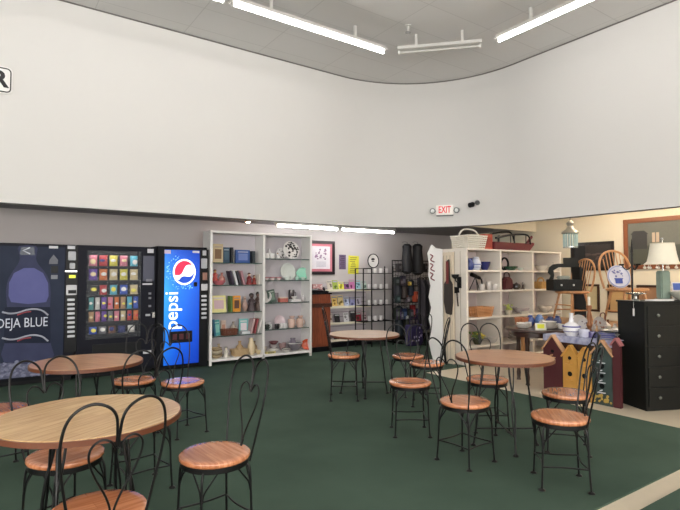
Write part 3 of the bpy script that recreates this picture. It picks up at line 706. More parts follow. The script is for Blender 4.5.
def basket(loc, w, d, h, c, label, handle=False, rz=0, name='basket'):
    t = thing(name, label, 'basket', loc, rz)
    mb = MB(); nr = 7
    for k in range(nr):
        q = k / (nr - 1); s_ = .82 + .18 * q; z = .008 + (h - .016) * q
        mb.tube([(x * s_, y * s_, z) for x, y in [(-w / 2, -d / 2), (w / 2, -d / 2), (w / 2, d / 2), (-w / 2, d / 2)]], h / nr * .42, 6, closed=True)
    mb.build('woven_bands', col(c, .7), t)
    st = MB(); q = 9
    for i in range(q + 1):
        x = -w / 2 + w * i / q
        for sy in (-1, 1): st.tube([(x * .82, sy * d / 2 * .82, .0), (x, sy * d / 2, h)], .006, 5)
    for sx in (-1, 1):
        for i in range(1, 4): st.tube([(sx * w / 2 * .82, (-d / 2 + d * i / 4) * .82, 0), (sx * w / 2, -d / 2 + d * i / 4, h)], .006, 5)
    st.box(-w / 2 * .8, w / 2 * .8, -d / 2 * .8, d / 2 * .8, 0, .01)
    st.build('stakes', col(c, .7), t)
    if handle:
        MB().tube(crom([(-w / 2, 0, h * .9), (-w * .42, 0, h * 1.25), (-w * .2, 0, h * 1.48), (w * .2, 0, h * 1.48), (w * .42, 0, h * 1.25), (w / 2, 0, h * .9)], 5), .013, 8).build('handle', col(c, .6), t)
    return t
def figurine(loc, h, c, label, c2=(230, 200, 170), name='figurine', cat='figurine'):
    t = thing(name, label, cat, loc)
    MB().lathe([(.26 * h, 0), (.27 * h, .04 * h), (.18 * h, .3 * h), (.12 * h, .5 * h), (.16 * h, .62 * h), (.10 * h, .7 * h), (.04 * h, .72 * h)], 18).build('dress', col(c, .5), t)
    MB().ball((0, 0, .83 * h), .12 * h, 1, 1, 1.15, 14).build('head', col(c2, .5), t)
    MB().ball((0, .02 * h, .88 * h), .13 * h, 1.05, 1, .95, 12).build('hat', col(tuple(int(x * .6) for x in c), .6), t)
    for s in (-1, 1): MB().tube(crom([(s * .13 * h, 0, .62 * h), (s * .22 * h, -.06 * h, .48 * h), (s * .1 * h, -.14 * h, .42 * h)], 4), .035 * h, 7).build('arm', col(c, .5), t)
    return t
# ------------------------------------------------------------------ white display case
DC0, DC1, DCM, DY, DB = 2.965, 4.84, 3.90, 7.78, 8.12
t = thing('display_case', 'tall white two-bay display case with glass shelves between the vending machine and wooden podium', 'display case', (0, 0, 0))
MB().box(DC0, DC1, DB - .012, DB, .10, 2.11).build('back_panel', mat('case_back', (192, 186, 192), .7, noise=.02), t)
for x in (DC0, DCM - .015, DC1 - .03):
    MB().box(x, x + .03, DY + .03, DB - .012, .10, 2.09).build('side_panel', M_white, t)
for x in (DC0, DCM - .02, DC1 - .04):
    MB().box(x, x + .04, DY, DY + .03, 0, 2.11).build('post', M_white, t, bevel=.003)
MB().box(DC0, DC1, DY + .0, DB, 2.09, 2.125).build('top', M_white, t)
MB().box(DC0 + .04, DC1 - .04, DY, DB, .06, .098).build('bottom_shelf', M_white, t)
ZL = [1.62, 1.26, .82, .45]; ZR = [1.70, 1.33, .95, .50]
for zs, x0, x1 in ((ZL, DC0 + .032, DCM - .017), (ZR, DCM + .017, DC1 - .032)):
    for z in zs:
        o = MB().box(x0, x1, DY + .045, DB - .02, z - .01, z - .002).build('glass_shelf', M_glass, t)
        MB().box(x0, x1, DY + .04, DY + .045, z - .014, z - .001).build('shelf_edge', M_edge, o)
place_root(t, 3.9, 7.95)
IV = DY + .15
def U(px, v=IV): return atv(px, 300, v)[0]
def on(px, zi, side, v=IV): 
    z = (ZL if side == 'L' else ZR)[zi] if zi < 4 else .099
    return (U(px, v), v, z)
CS = 'in the left case bay'; CR_ = 'in the right case bay'
# left bay, shelf 1
book(on(217.3, 0, 'L'), .17, .30, .03, (196, 176, 140), 'tall tan picture book leaning on the top shelf ' + CS, art=(120, 90, 60))
book(on(225.5, 0, 'L'), .11, .25, .05, (40, 66, 90), 'dark blue book right of the tan one ' + CS, art=(60, 90, 110))
book(on(230.5, 0, 'L'), .035, .25, .12, (26, 30, 38), 'thin black book standing spine out on the top shelf ' + CS)
book(on(242, 0, 'L'), .25, .215, .05, (50, 84, 150), 'wide blue picture book standing on the top shelf ' + CS, art=(110, 130, 190))
book(on(252, 0, 'L'), .05, .20, .12, (44, 52, 60), 'dark grey book right of the blue picture book ' + CS)
# shelf 2
bowl(on(218.8, 1, 'L'), .11, .07, (206, 110, 120), 'pink bowl on the second shelf ' + CS)
figurine((U(216), IV + .05, 1.331), .18, (200, 90, 80), 'small red dressed figurine in the pink bowl', c2=(220, 190, 120))
for k, (p, c, n_) in enumerate(((229, (50, 40, 60), 'dark purple'), (232.5, (200, 200, 205), 'white'), (236, (40, 40, 52), 'black'), (240, (176, 130, 140), 'dusty pink'))):
    book(on(p + 3, 1, 'L'), .035, .24, .15, c, '%s book leaning left on the second shelf %s' % (n_, CS), lean=-.28)
figurine(on(249, 1, 'L', IV - .02), .20, (120, 36, 40), 'dark red doll figurine on the second shelf ' + CS)
figurine(on(254, 1, 'L', IV + .06), .16, (150, 60, 50), 'rust coloured doll behind the dark red one', c2=(220, 190, 150))
book(on(258, 1, 'L'), .03, .17, .1, (222, 214, 204), 'thin white book at the right end of the second shelf ' + CS)
# shelf 3
book(on(219, 2, 'L'), .25, .27, .02, (224, 216, 150), 'pale yellow book leaning back on the third shelf ' + CS, art=(200, 170, 180), pitch=.15)
book(on(230, 2, 'L'), .03, .26, .14, (90, 120, 60), 'green book spine right of the pale yellow book ' + CS)
book(on(236.5, 2, 'L'), .13, .26, .025, (222, 150, 50), 'orange book with a dark round picture ' + CS, art=(90, 60, 50))
vase(on(245, 2, 'L'), .05, .22, (170, 140, 130), 'slim brownish vase on the third shelf ' + CS)
figurine(on(251.5, 2, 'L'), .30, (70, 56, 60), 'dark standing statue on the third shelf ' + CS, c2=(80, 60, 56))
figurine(on(258.3, 2, 'L', IV + .04), .32, (86, 66, 60), 'brown standing statue at the right end of the third shelf ' + CS, c2=(110, 80, 70))
# shelf 4
book(on(214, 3, 'L'), .03, .27, .14, (44, 100, 130), 'blue green book at the left end of the fourth shelf ' + CS, lean=-.12)
book(on(218, 3, 'L'), .09, .25, .02, (80, 160, 160), 'teal book leaning on the fourth shelf ' + CS, art=(140, 200, 190), lean=-.1)
book(on(223.5, 3, 'L', IV + .07), .08, .23, .02, (214, 190, 176), 'cream booklet behind the brown basket ' + CS, art=(190, 140, 120))
basket(on(229, 3, 'L', IV - .03), .26, .14, .10, (110, 62, 44), 'dark brown woven basket on the fourth shelf ' + CS)
book(on(243.5, 3, 'L', IV + .07), .16, .24, .02, (120, 190, 190), 'light turquoise book standing on the fourth shelf ' + CS, art=(230, 220, 225))
box_(on(245, 3, 'L', IV - .05), .15, .1, .05, (206, 210, 214), 'flat white box in front of the turquoise book ' + CS)
for k, (p, c, n_) in enumerate(((252, (190, 160, 160), 'pale rose'), (255.5, (150, 70, 76), 'wine red'), (259, (206, 200, 196), 'off white'))):
    book(on(p - 2.5, 3, 'L'), .03, .25, .15, c, '%s book leaning right on the fourth shelf %s' % (n_, CS), lean=.24)
# bottom
for k, (c, n_) in enumerate((((206, 186, 150), 'beige'), ((224, 214, 190), 'cream'), ((190, 168, 134), 'tan'))):
    b = bowl((U(216.5), IV, .099 + k * .055), .115 - k * .012, .05, c, '%s dish in the stack at the bottom left corner of the display case, %s' % (n_, ['lowest', 'middle', 'topmost'][k]))
figurine(on(226.5, 4, 'L', IV - .03), .17, (226, 220, 208), 'white porcelain figurine on the bottom shelf ' + CS, c2=(226, 210, 190))
basket(on(240, 4, 'L'), .26, .18, .11, (200, 172, 132), 'wide pale wicker basket on the bottom shelf ' + CS)
vase(on(240, 4, 'L', IV + .12), .07, .22, (190, 160, 120), 'tan vase behind the wide pale basket ' + CS)
vase(on(251.5, 4, 'L'), .065, .27, (222, 202, 166), 'cream jug on the bottom shelf ' + CS, name='jug', cat='jug', prof=[(.7, 0), (.8, .03), (1, .3), (.9, .6), (.55, .8), (.6, 1), (.5, 1), (.4, .8)])
bowl(on(258.7, 4, 'L', IV - .02), .06, .07, (214, 196, 156), 'small cream bowl right of the cream jug ' + CS)
# right bay shelf 1
for k, p in enumerate((267, 272)):
    mug(on(p, 0, 'R', IV - .02), .045, .09, (236, 234, 234), 'white cup on the top shelf of the right bay, %s of the pair' % ['left one', 'right one'][k], rz=PI)
vase(on(269, 0, 'R', IV + .1), .05, .18, (230, 228, 230), 'white vase behind the white cups ' + CR_)
figurine(on(277.5, 0, 'R', IV - .02), .11, (226, 224, 226), 'small white figurine left of the black patterned plate')
platestand(on(292.3, 0, 'R'), .165, (236, 232, 230), 'large white plate with bold black flower pattern', spots=((34, 28, 32), 46))
platestand(on(281.5, 0, 'R', IV + .08), .10, (230, 226, 226), 'smaller plate with black pattern left of the large black flower plate', spots=((44, 36, 42), 16))
# shelf 2
for k, p in enumerate((266, 272, 278.5)):
    bowl(on(p, 1, 'R', IV - .03 + .03 * k), .055, .05, (226, 206, 206), 'small white bowl with pink rim on the second shelf, %s' % ['leftmost of three', 'middle of three', 'rightmost of three'][k], inner=(176, 60, 80))
platestand(on(289, 1, 'R', IV + .08), .155, (216, 220, 216), 'big pale glass plate on the second shelf ' + CR_)
bowl(on(287, 1, 'R', IV - .04), .07, .06, (226, 234, 230), 'white bowl in front of the pale glass plate')
platestand(on(302.5, 1, 'R', IV), .115, (136, 206, 178), 'mint green plate standing at the right of the second shelf', rz=-.5)
vase(on(297, 1, 'R', IV - .05), .035, .10, (180, 222, 206), 'small pale green vase left of the mint plate')
bowl(on(303, 1, 'R', IV - .08), .045, .05, (216, 236, 226), 'small white green bowl in front of the mint plate')
# shelf 3
platestand(on(265.5, 2, 'R', IV), .10, (232, 226, 224), 'white oval plate leaning on the third shelf ' + CR_, rz=-.7)
book(on(272.5, 2, 'R'), .14, .22, .02, (74, 92, 84), 'dark green book leaning on the third shelf ' + CR_, art=(110, 130, 120), lean=-.2)
box_(on(283, 2, 'R', IV - .01), .15, .1, .08, (196, 110, 100), 'red tin on the third shelf ' + CR_, lid=(214, 196, 180))
mug(on(291.5, 2, 'R', IV + .06), .055, .21, (70, 62, 66), 'tall dark tankard on the third shelf ' + CR_, name='tankard')
box_(on(295, 2, 'R', IV - .04), .2, .11, .045, (222, 218, 220), 'white flat dish box on the third shelf ' + CR_, name='butter_dish', cat='dish')
bowl((U(293), IV - .04, .95 + .0495), .05, .045, (232, 230, 228), 'small white bowl on top of the white flat dish')
vase(on(303, 2, 'R'), .04, .13, (214, 208, 210), 'small white vase at the right end of the third shelf')
# shelf 4
for k, (p, c) in enumerate(((267, (56, 62, 60)), (270, (220, 220, 220)), (277, (40, 38, 42)), (281, (226, 222, 224)), (285, (230, 226, 228)))):
    mug(on(p, 3, 'R', IV - .06 + .05 * (k % 2)), .04, .085, c, '%s cup on the fourth shelf of the right bay, %s from its left end' % (['dark green', 'white', 'black', 'white', 'white'][k], ordn[k]), rz=PI * (k % 2))
platestand(on(280.5, 3, 'R', IV + .09), .11, (216, 196, 204), 'pale pink plate standing behind the small cups')
for k, p in enumerate((291.5, 300)):
    mug(on(p, 3, 'R', IV - .02), .062, .15, (222, 190, 176), 'peach coloured pitcher on the fourth shelf, %s of two' % ['left one', 'right one'][k], name='pitcher', cat='pitcher')
    bowl((U(p), IV - .02, .50 + .151), .05, .05, (214, 182, 170), 'peach lid bowl on the %s peach pitcher' % ['left', 'right'][k])
# bottom
book((U(268), IV - .05, .099), .18, .035, .14, (214, 196, 130), 'yellow book lying at the bottom left of the right bay', art=(120, 110, 60))
box_((U(272.5), IV - .03, .135), .16, .12, .03, (232, 228, 224), 'flat white packet on the yellow book', name='packet')
for k, (c, n_) in enumerate((((130, 80, 80), 'dark red'), ((214, 206, 206), 'white'), ((120, 70, 74), 'maroon'))):
    bowl((U(276), IV + .08, .099 + k * .06), .085, .055, c, '%s bowl in the bottom shelf stack, %s' % (n_, ['lowest', 'middle', 'topmost'][k]))
bowl((U(284), IV - .09, .099), .085, .055, (228, 224, 220), 'white oval dish at the front of the bottom shelf', inner=(40, 40, 44))
t = bowl((U(295), IV, .099), .135, .13, (128, 124, 132), 'large grey casserole bowl on the bottom shelf of the right bay', inner=(214, 212, 210))
vase((U(293), IV + .0, .116), .06, .20, (116, 108, 124), 'grey jar standing in the large casserole bowl', name='jar', cat='jar', prof=[(.8, 0), (1, .1), (1, .7), (.7, .85), (.8, .95), (.75, 1)])
platestand((U(304.5), IV - .09, .1), .095, (206, 84, 50), 'red orange bowl standing on edge at the bottom right of the display case', rz=-.45, name='bowl', cat='bowl')
for px, z_, v_, r, h, c, n_ in ((234, 1.62, IV + .1, .05, .2, (214, 204, 190), 'ivory vase hidden partly behind the wide blue picture book'), (224, 1.26, IV + .1, .06, .2, (190, 130, 120), 'rose vase behind the pink bowl'), (244, 1.26, IV + .08, .05, .15, (206, 196, 180), 'cream vase between the leaning books and the dolls'), (247, .82, IV + .1, .05, .24, (200, 176, 160), 'sandy vase behind the dark statue'), (236, .45, IV + .1, .06, .2, (160, 150, 140), 'stone grey vase behind the woven basket'), (257, .099, IV + .1, .06, .2, (190, 164, 130), 'fawn vase behind the cream jug'), (222, .099, IV + .12, .06, .2, (200, 180, 150), 'sand vase behind the dish stack')):
    vase((U(px), v_, z_), r, h, c, n_)
for px, z_, v_, r, h, c, n_ in ((279, .95, IV + .12, .05, .16, (150, 140, 146), 'ash grey vase behind the red tin'), (266, .099, IV + .1, .07, .09, (220, 206, 196), 'light bowl behind the yellow book'), (286, .099, IV + .12, .07, .13, (170, 140, 140), 'mauve bowl behind the white oval dish'), (270, .50, IV + .1, .06, .12, (200, 196, 200), 'silver white bowl behind the dark green cup')):
    bowl((U(px), v_, z_), r, h, c, n_)
# ------------------------------------------------------------------ wooden podium
t = thing('podium', 'reddish brown wooden podium with black top between the display case and magazine shelves', 'podium', (5.24, 8.25, 0))
W_red = wood('red_wood', (150, 78, 48), (104, 48, 30), rough=.4, coat=.2, rot=PI / 2)
MB().box(-.20, .20, -.17, .17, .09, .82).build('body', W_red, t, bevel=.005)
MB().box(-.20, .20, -.17, .17, .89, 1.06).build('upper_box', W_red, t, bevel=.005)
MB().box(-.22, .22, -.20, .18, .82, .89).build('ledge', mat('dark_brown', (70, 38, 28), .4), t, bevel=.008)
MB().box(-.21, .21, -.18, .18, 0, .09).build('plinth', M_black, t)
MB().box(-.22, .22, -.20, .18, 1.06, 1.085).build('top', M_black, t, bevel=.005)
t = thing('card_machine', 'small black device on the podium top with a pale screen', 'device', (5.18, 8.22, 1.085))
MB().prism([(-.10, 0), (.10, 0), (.10, .08), (-.10, .04)], -.13, .13, 'x').build('body', M_black, t)
MB().box(-.10, .02, -.08, .06, .055, .07).build('screen', mat('dim_screen', (170, 172, 178), .3), t)
t = thing('telephone', 'black curved handset cradle right of the black device on the podium', 'telephone', (5.38, 8.2, 1.085))
MB().box(-.055, .055, -.08, .08, 0, .035).build('base', M_black, t, bevel=.01)
MB().tube(crom([(-.05, -.08, .05), (-.03, -.03, .085), (0, .03, .09), (.04, .09, .055)], 5), .016, 8).build('handset', M_black, t)
t = thing('tissue_box', 'pink and white patterned box behind the things on the podium', 'box', (5.30, 8.36, 1.085))
MB().box(-.11, .11, -.05, .05, 0, .16).build('body', col((206, 150, 150), .6), t, bevel=.004)
dm = MB(); rg = random.Random(2)
for k in range(18): dm.ball((rg.uniform(-.095, .095), -.05, rg.uniform(.02, .14)), rg.uniform(.008, .018), 1, .15, 1, 6)
dm.build('pattern', col((232, 214, 210), .6), t)
# ------------------------------------------------------------------ wall pictures and notices (left wall face y = 8.6)
def framed(name, label, u0, u1, z0, z1, wv=8.6, frame=(30, 24, 26), fw=.05, mat1=None, pic=(220, 216, 216), draw=None, cat='picture', depth=.03, face='v'):
    t = thing(name, label, cat, ((u0 + u1) / 2, wv, (z0 + z1) / 2) if face == 'v' else (wv, (u0 + u1) / 2, (z0 + z1) / 2), 0 if face == 'v' else -PI / 2)
    w, h = (u1 - u0) / 2, (z1 - z0) / 2
    fb = MB(); fb.box(-w, w, -depth, -.002, h - fw, h); fb.box(-w, w, -depth, -.002, -h, -h + fw); fb.box(-w, -w + fw, -depth, -.002, -h + fw, h - fw); fb.box(w - fw, w, -depth, -.002, -h + fw, h - fw)
    fb.build('frame', col(frame, .35, coat=.3), t, bevel=.004)
    iw, ih = w - fw, h - fw
    if mat1: MB().box(-iw, iw, -.012, -.003, -ih, ih).build('mount', col(mat1, .7), t); iw2, ih2 = iw * .8, ih * .82
    else: iw2, ih2 = iw, ih
    MB().box(-iw2, iw2, -.016, -.004, -ih2, ih2).build('picture', col(pic, .6), t)
    if draw: draw(t, iw2, ih2)
    return t
def flower_lines(t, w, h):
    mb = MB(); rg = random.Random(4)
    for k in range(22): mb.ball((rg.uniform(-.6, .6) * w, -.017, rg.uniform(-.2, .75) * h), rg.uniform(.012, .03), 1, .12, rg.uniform(.5, 1), 7)
    mb.build('drawing', col((150, 120, 150), .6), t)
    lb = MB()
    for k in range(5): lb.box(-.5 * w, .55 * w, -.018, -.016, (-.4 - .1 * k) * h, (-.37 - .1 * k) * h)
    lb.build('print_lines', col((150, 150, 170), .6), t)
framed('framed_poster', 'black framed poster with pink mount, white sheet and flower drawing on the grey wall', 5.22, 5.88, 1.43, 2.10, frame=(34, 24, 30), fw=.06, mat1=(206, 120, 136), pic=(226, 222, 228), draw=flower_lines)
t = thing('notice', 'small dark purple notice sheet on the grey wall', 'notice', (6.08, 8.597, 1.685))
MB().box(-.085, .085, -.004, 0, -.15, .15).build('sheet', col((104, 86, 116), .7), t)
nb = MB()
for k in range(7): nb.box(-.06 + .02 * (k % 2), .05, -.006, -.004, .11 - k * .04, .125 - k * .04)
nb.build('print_lines', col((50, 40, 60), .7), t)
t = thing('yellow_notice', 'yellow notice poster right of the dark purple sheet on the grey wall', 'notice', (6.36, 8.597, 1.63))
MB().box(-.135, .135, -.004, 0, -.19, .19).build('sheet', col((214, 206, 62), .7), t, rot=(0, .04, 0))
nb = MB(); rg = random.Random(8)
for k in range(9): nb.box(-.1 + rg.uniform(0, .05), .02 + rg.uniform(0, .07), -.006, -.004, .14 - k * .037, .155 - k * .037)
nb.build('print_lines', col((120, 124, 50), .7), t)
t = thing('wall_plate', 'round white plate with dark rim and emblem hanging on the grey wall', 'plate', (6.87, 8.6, 1.72))
MB().lathe([(.003, .0), (.12, .0), (.145, .02), (.145, .026), (.115, .012), (.003, .01)], 32).xf(Matrix.Rotation(PI / 2, 4, 'X')).build('dish', M_white, t)
MB().tube([(.145 * math.cos(a), -.026, .145 * math.sin(a)) for a in [2 * PI * k / 36 for k in range(36)]], .010, 6, closed=True).build('rim', M_black, t)
MB().ball((0, -.014, .035), .045, 1.1, .2, .6, 10).ball((.0, -.014, -.01), .02, 2, .2, .5, 8).build('emblem', col((50, 44, 50), .5), t)
# ------------------------------------------------------------------ magazine shelves
GV = 8.40
t = thing('magazine_shelf', 'low white wall shelving with rows of cards and magazines, right of the podium', 'shelf', (6.05, 8.5, 0))
M_slat = mat('slatwall', (196, 188, 194), .7, noise=.02)
bb = MB(); bb.box(-.58, .60, .06, .09, .05, 1.25)
bb.build('back_panel', M_slat, t)
sl = MB()
for k in range(12): sl.box(-.58, .60, .056, .06, .10 + k * .095, .108 + k * .095)
sl.build('slat_grooves', mat('groove', (110, 100, 108), .8), t)
GZ = [1.13, .80, .48, .15]
for z in GZ:
    sh = MB(); sh.box(-.58, .60, -.13, .06, z - .035, z - .022)
    o = sh.build('shelf_board', M_white, t)
    MB().box(-.58, .60, -.145, -.13, z - .035, z + .008).build('shelf_lip', mat('lip_cream', (232, 226, 204), .5, noise=.02), o)
MB().box(-.58, .60, -.12, .06, 0, .09).build('base', M_black, t)
mags = [
 [(331.5, (210, 200, 190), 'pale'), (337, (150, 170, 70), 'lime green'), (343, (226, 222, 90), 'bright yellow'), (348.5, (130, 80, 130), 'purple'), (354, (196, 120, 170), 'pink violet'), (360, (150, 190, 200), 'pale turquoise'), (366, (180, 200, 190), 'grey green')],
 [(330, (150, 50, 70), 'wine red'), (336.5, (236, 200, 120), 'golden'), (342.5, (226, 206, 150), 'cream'), (348.5, (190, 200, 226), 'pale blue'), (354.5, (170, 170, 216), 'lilac'), (360.5, (206, 200, 214), 'pale grey')],
 [(331.5, (214, 200, 190), 'pale'), (339, (50, 44, 50), 'black patterned'), (348, (236, 234, 236), 'white'), (355, (60, 56, 60), 'dark grey'), (360.5, (150, 40, 60), 'crimson'), (366, (200, 180, 186), 'dusty')],
 [(331, (206, 196, 190), 'pale beige'), (338, (76, 66, 66), 'brown'), (346, (120, 100, 90), 'tan brown'), (355, (216, 210, 210), 'off white'), (362, (100, 60, 60), 'rust')]]
rw = ['top', 'second', 'third', 'lowest']
for ri, row in enumerate(mags):
    for px, c, n_ in row:
        u = atv(px, 300, GV)[0]; h = random.Random(int(px * 7) + ri).uniform(.17, .24) if ri < 3 else .12
        t = thing('magazine', '%s magazine standing on the %s magazine shelf row' % (n_, rw[ri]), 'magazine', (u, GV + .045, GZ[ri] - .02))
        t.rotation_euler = (-.22, 0, 0)
        w = .125
        MB().box(-w / 2, w / 2, -.004, .004, 0, h).build('cover', col(c, .4), t)
        rg = random.Random(int(px * 3) + ri); a = MB()
        a.box(-w * .4, w * .4, -.0055, -.004, h * .82, h * .92)
        a.build('title_band', col(tuple(int(255 - x * .55) for x in c), .4), t)
        a = MB()
        for q in range(3): a.ball((rg.uniform(-.03, .03), -.004, rg.uniform(.25, .65) * h), rg.uniform(.015, .03), 1, .1, rg.uniform(.7, 1.3), 8)
        a.build('cover_picture', col(tuple(int(abs(x - 90)) for x in c), .4), t)
# ------------------------------------------------------------------ black wire rack with white mugs
RV = 8.0
t = thing('wire_rack', 'black wire shelf rack holding rows of white mugs', 'rack', (0, 0, 0))
xs = [atv(p, 300, RV)[0] for p in (363.4, 371.7, 384.7, 393)]
ztop = [1.55, 1.55, 1.55, 1.60]
ps = MB()
for x, zt in zip(xs, ztop):
    for yy in ((RV, RV + .26) if x in (xs[0], xs[-1]) else (RV,)):
        MB().box(x - .009, x + .009, yy - .009, yy + .009, 0, zt).build('upright', M_iron, t)
RZ = [atv(378, y, RV)[1] for y in (273, 289, 305, 321)]
for z in RZ + [.12]:
    sh = MB()
    sh.tube([(xs[0], RV, z - .008), (xs[-1], RV, z - .008)], .007, 6); sh.tube([(xs[0], RV + .26, z - .008), (xs[-1], RV + .26, z - .008)], .007, 6)
    for k in range(9): x = xs[0] + (xs[-1] - xs[0]) * k / 8; sh.tube([(x, RV, z - .008), (x, RV + .26, z - .008)], .004, 5)
    for k in range(5): y = RV + .043 * (k + 1); sh.tube([(xs[0], y, z - .008), (xs[-1], y, z - .008)], .003, 5)
    sh.build('wire_shelf', M_iron, t)
tp = MB(); tp.tube([(xs[0], RV, 1.545), (xs[1], RV, 1.545)], .012, 6); tp.tube([(xs[0], RV + .26, 1.545), (xs[0], RV, 1.545)], .008, 6)
tp.build('top_rail', M_iron, t)
place_root(t, (xs[0] + xs[-1]) / 2, RV + .13)
for ri, z in enumerate(RZ):
    for k in range(4):
        p = (372.5, 378.5, 384, 389.5)[k]
        if ri == 3 and k == 3: continue
        mug((atv(p - 3, 300, RV + .1)[0], RV + .1, z), .04, .095, (226, 222, 222), 'white mug on the %s shelf of the black wire rack, %s from the left' % (rw[ri] if ri < 3 else 'fourth', ordn[k]), rz=PI * (k % 2), group='mugs on the black wire rack')
# ------------------------------------------------------------------ black grid panel with hanging goods
t = thing('grid_rack', 'tall black gridwall rack crowded with dark merchandise in the corner', 'rack', (0, 0, 0))
gx0, gx1 = atv(394, 300, 8.2)[0], atv(433, 300, 8.2)[0]
gm = MB(); n_ = 14
for k in range(n_ + 1):
    x = gx0 + (gx1 - gx0) * k / n_; gm.tube([(x, 8.25, .05), (x, 8.25, 1.72)], .0045, 5)
for k in range(22):
    z = .06 + k * .079; gm.tube([(gx0, 8.25, z), (gx1, 8.25, z)], .0045, 5)
gm.build('wire_grid', M_iron, t)
fr = MB(); fr.tube([(gx0, 8.25, .04), (gx0, 8.25, 1.73), (gx1, 8.25, 1.73), (gx1, 8.25, .04)], .014, 6, closed=True); fr.build('frame', M_iron, t)
ft = MB()
for x in (gx0 + .02, gx1 - .02): ft.box(x - .02, x + .02, 7.95, 8.5, 0, .04)
ft.build('feet', M_iron, t)
for z in (.5, .85, 1.2, 1.5):
    sh = MB(); sh.box(gx0 + .02, gx1 - .02, 7.98, 8.245, z - .012, z); sh.build('shelf', M_iron, t)
place_root(t, (gx0 + gx1) / 2, 8.25)
def gpos(px, py, v=8.1): u, z = atv(px, py, v); return (u, v, z)
def hanging(name, cat, px, py0, py1, r, c, label, v=8.05, hook=True):
    u, zt = atv(px, py0, v); zb = atv(px, py1, v)[1]; h = zt - zb
    t = thing(name, label, cat, (u, v, zb))
    MB().lathe([(r * .5, 0), (r * .95, h * .06), (r, h * .45), (r * .82, h * .8), (r * .9, h * .93), (r * .5, h)], 18).build('body', col(c, .6), t)
    MB().tube(crom([(0, 0, h), (0, -.01, h + .03), (0, .08, h + .05), (0, 8.2 - v if v < 8.2 else .02, h + .04)], 4), .005, 6).build('hook', M_chrome, t)
    return t
hanging('plush_boot', 'boot', 407, 244, 274, .11, (34, 34, 40), 'dark long furry shape hanging high in the corner, left one of two')
hanging('plush_boot', 'boot', 417.5, 244, 275, .12, (28, 28, 32), 'dark long furry shape hanging high in the corner, right one of two')
rg = random.Random(12)
goods = [(401, 282, (70, 60, 66), 'mottled grey', .12, .14), (421, 284, (54, 50, 60), 'dull violet', .13, .16), (428, 286, (60, 54, 50), 'dark umber', .1, .18), (398, 304, (40, 60, 60), 'deep teal', .1, .15), (408, 305, (120, 110, 116), 'ash grey', .08, .1), (423, 322, (50, 46, 80), 'indigo', .14, .24), (401, 330, (90, 90, 100), 'steel grey', .1, .16), (420, 339, (56, 44, 90), 'plum', .14, .2), (399, 270, (50, 46, 50), 'dark grey', .10, .16), (407, 273, (36, 34, 38), 'black', .12, .18), (416, 271, (44, 44, 48), 'charcoal', .1, .15), (425, 272, (40, 36, 40), 'blackish', .1, .17),
         (397, 290, (36, 44, 44), 'dark green grey', .1, .18), (403, 292, (60, 56, 70), 'slate', .11, .2), (410, 290, (220, 180, 80), 'yellow', .05, .08), (416.5, 302, (196, 84, 56), 'red orange', .16, .22), (424, 300, (70, 70, 130), 'blue violet', .12, .12), (429, 300, (130, 90, 50), 'brown', .07, .12),
         (397, 318, (44, 52, 44), 'dark olive', .12, .24), (404, 320, (30, 50, 90), 'dark blue', .12, .22), (411, 316, (60, 60, 66), 'iron grey', .1, .2),
         (398, 340, (60, 40, 80), 'dark violet', .14, .22), (406, 336, (200, 200, 206), 'white', .09, .07), (413, 338, (150, 40, 44), 'dark red', .09, .28), (428, 335, (44, 40, 60), 'dusky purple', .12, .2)]
for px, py, c, n_, w, h in goods:
    zs = [.5 + .0, .85, 1.2, 1.5]
    u, z = atv(px, py, 8.08); z = min(zs, key=lambda q: abs(q - z))
    t = thing('gift_bag', '%s boxed gift on the black grid rack shelf %s' % (n_, {.5: 'at knee height', .85: 'at hip height', 1.2: 'at chest height', 1.5: 'at the top'}[z]), 'gift', (u, 8.09, z), rg.uniform(-.3, .3))
    MB().box(-w / 2, w / 2, -.05, .05, 0, h).build('body', col(c, .55), t, bevel=.008)
    MB().box(-w * .3, w * .3, -.053, -.05, h * .3, h * .7).build('front_label', col(tuple(min(255, x + 60) for x in c), .5), t)
for px, py0, py1, r, c, n_ in ((397.5, 277, 300, .09, (48, 50, 58), 'charcoal'), (404, 279, 299, .08, (70, 58, 54), 'umber brown'), (411, 280, 296, .07, (44, 52, 70), 'slate blue'), (422, 279, 296, .08, (60, 44, 52), 'dark plum'), (399, 306, 336, .09, (34, 44, 54), 'ink blue'), (407, 309, 338, .08, (52, 56, 44), 'moss green'), (426, 303, 330, .08, (46, 42, 64), 'violet black')):
    hanging('drawstring_bag', 'bag', px, py0, py1, r, c, '%s soft bag hanging on the black grid rack' % n_, v=8.14)
# purple bag and dark cloths low in the corner
t = thing('tote_bag', 'purple patterned tote bag with flowers at the foot of the grid rack', 'bag', gpos(414, 338, 7.72)[:2] + (.0,), .1)
MB().box(-.2, .2, -.09, .09, 0, .42).build('body', mat('purple_cloth', (66, 54, 110), .8, c2=(30, 26, 50), nscale=14), t, bevel=.03)
fl = MB(); 
for k in range(14): fl.ball((rg.uniform(-.17, .17), -.092, rg.uniform(.06, .36)), rg.uniform(.012, .026), 1, .2, 1, 7)
fl.build('flower_print', col((190, 180, 214), .8), t)
hd = MB()
for s in (-.03, .03): hd.tube(crom([(-.1, s, .40), (-.07, s, .54), (.07, s, .54), (.1, s, .40)], 5), .008, 6)
hd.build('handles', col((50, 40, 80), .8), t)
t = thing('garment_rack', 'row of dark hanging garments left of the white shutter', 'clothes rack', gpos(429, 300, 7.7)[:2] + (0,), -.2)
fr = MB(); fr.tube([(-.22, 0, .03), (-.22, 0, 1.38), (.22, 0, 1.38), (.22, 0, .03)], .013, 8); fr.tube([(-.22, -.2, .015), (-.22, .2, .015)], .013, 6); fr.tube([(.22, -.2, .015), (.22, .2, .015)], .013, 6)
fr.build('frame', M_iron, t)
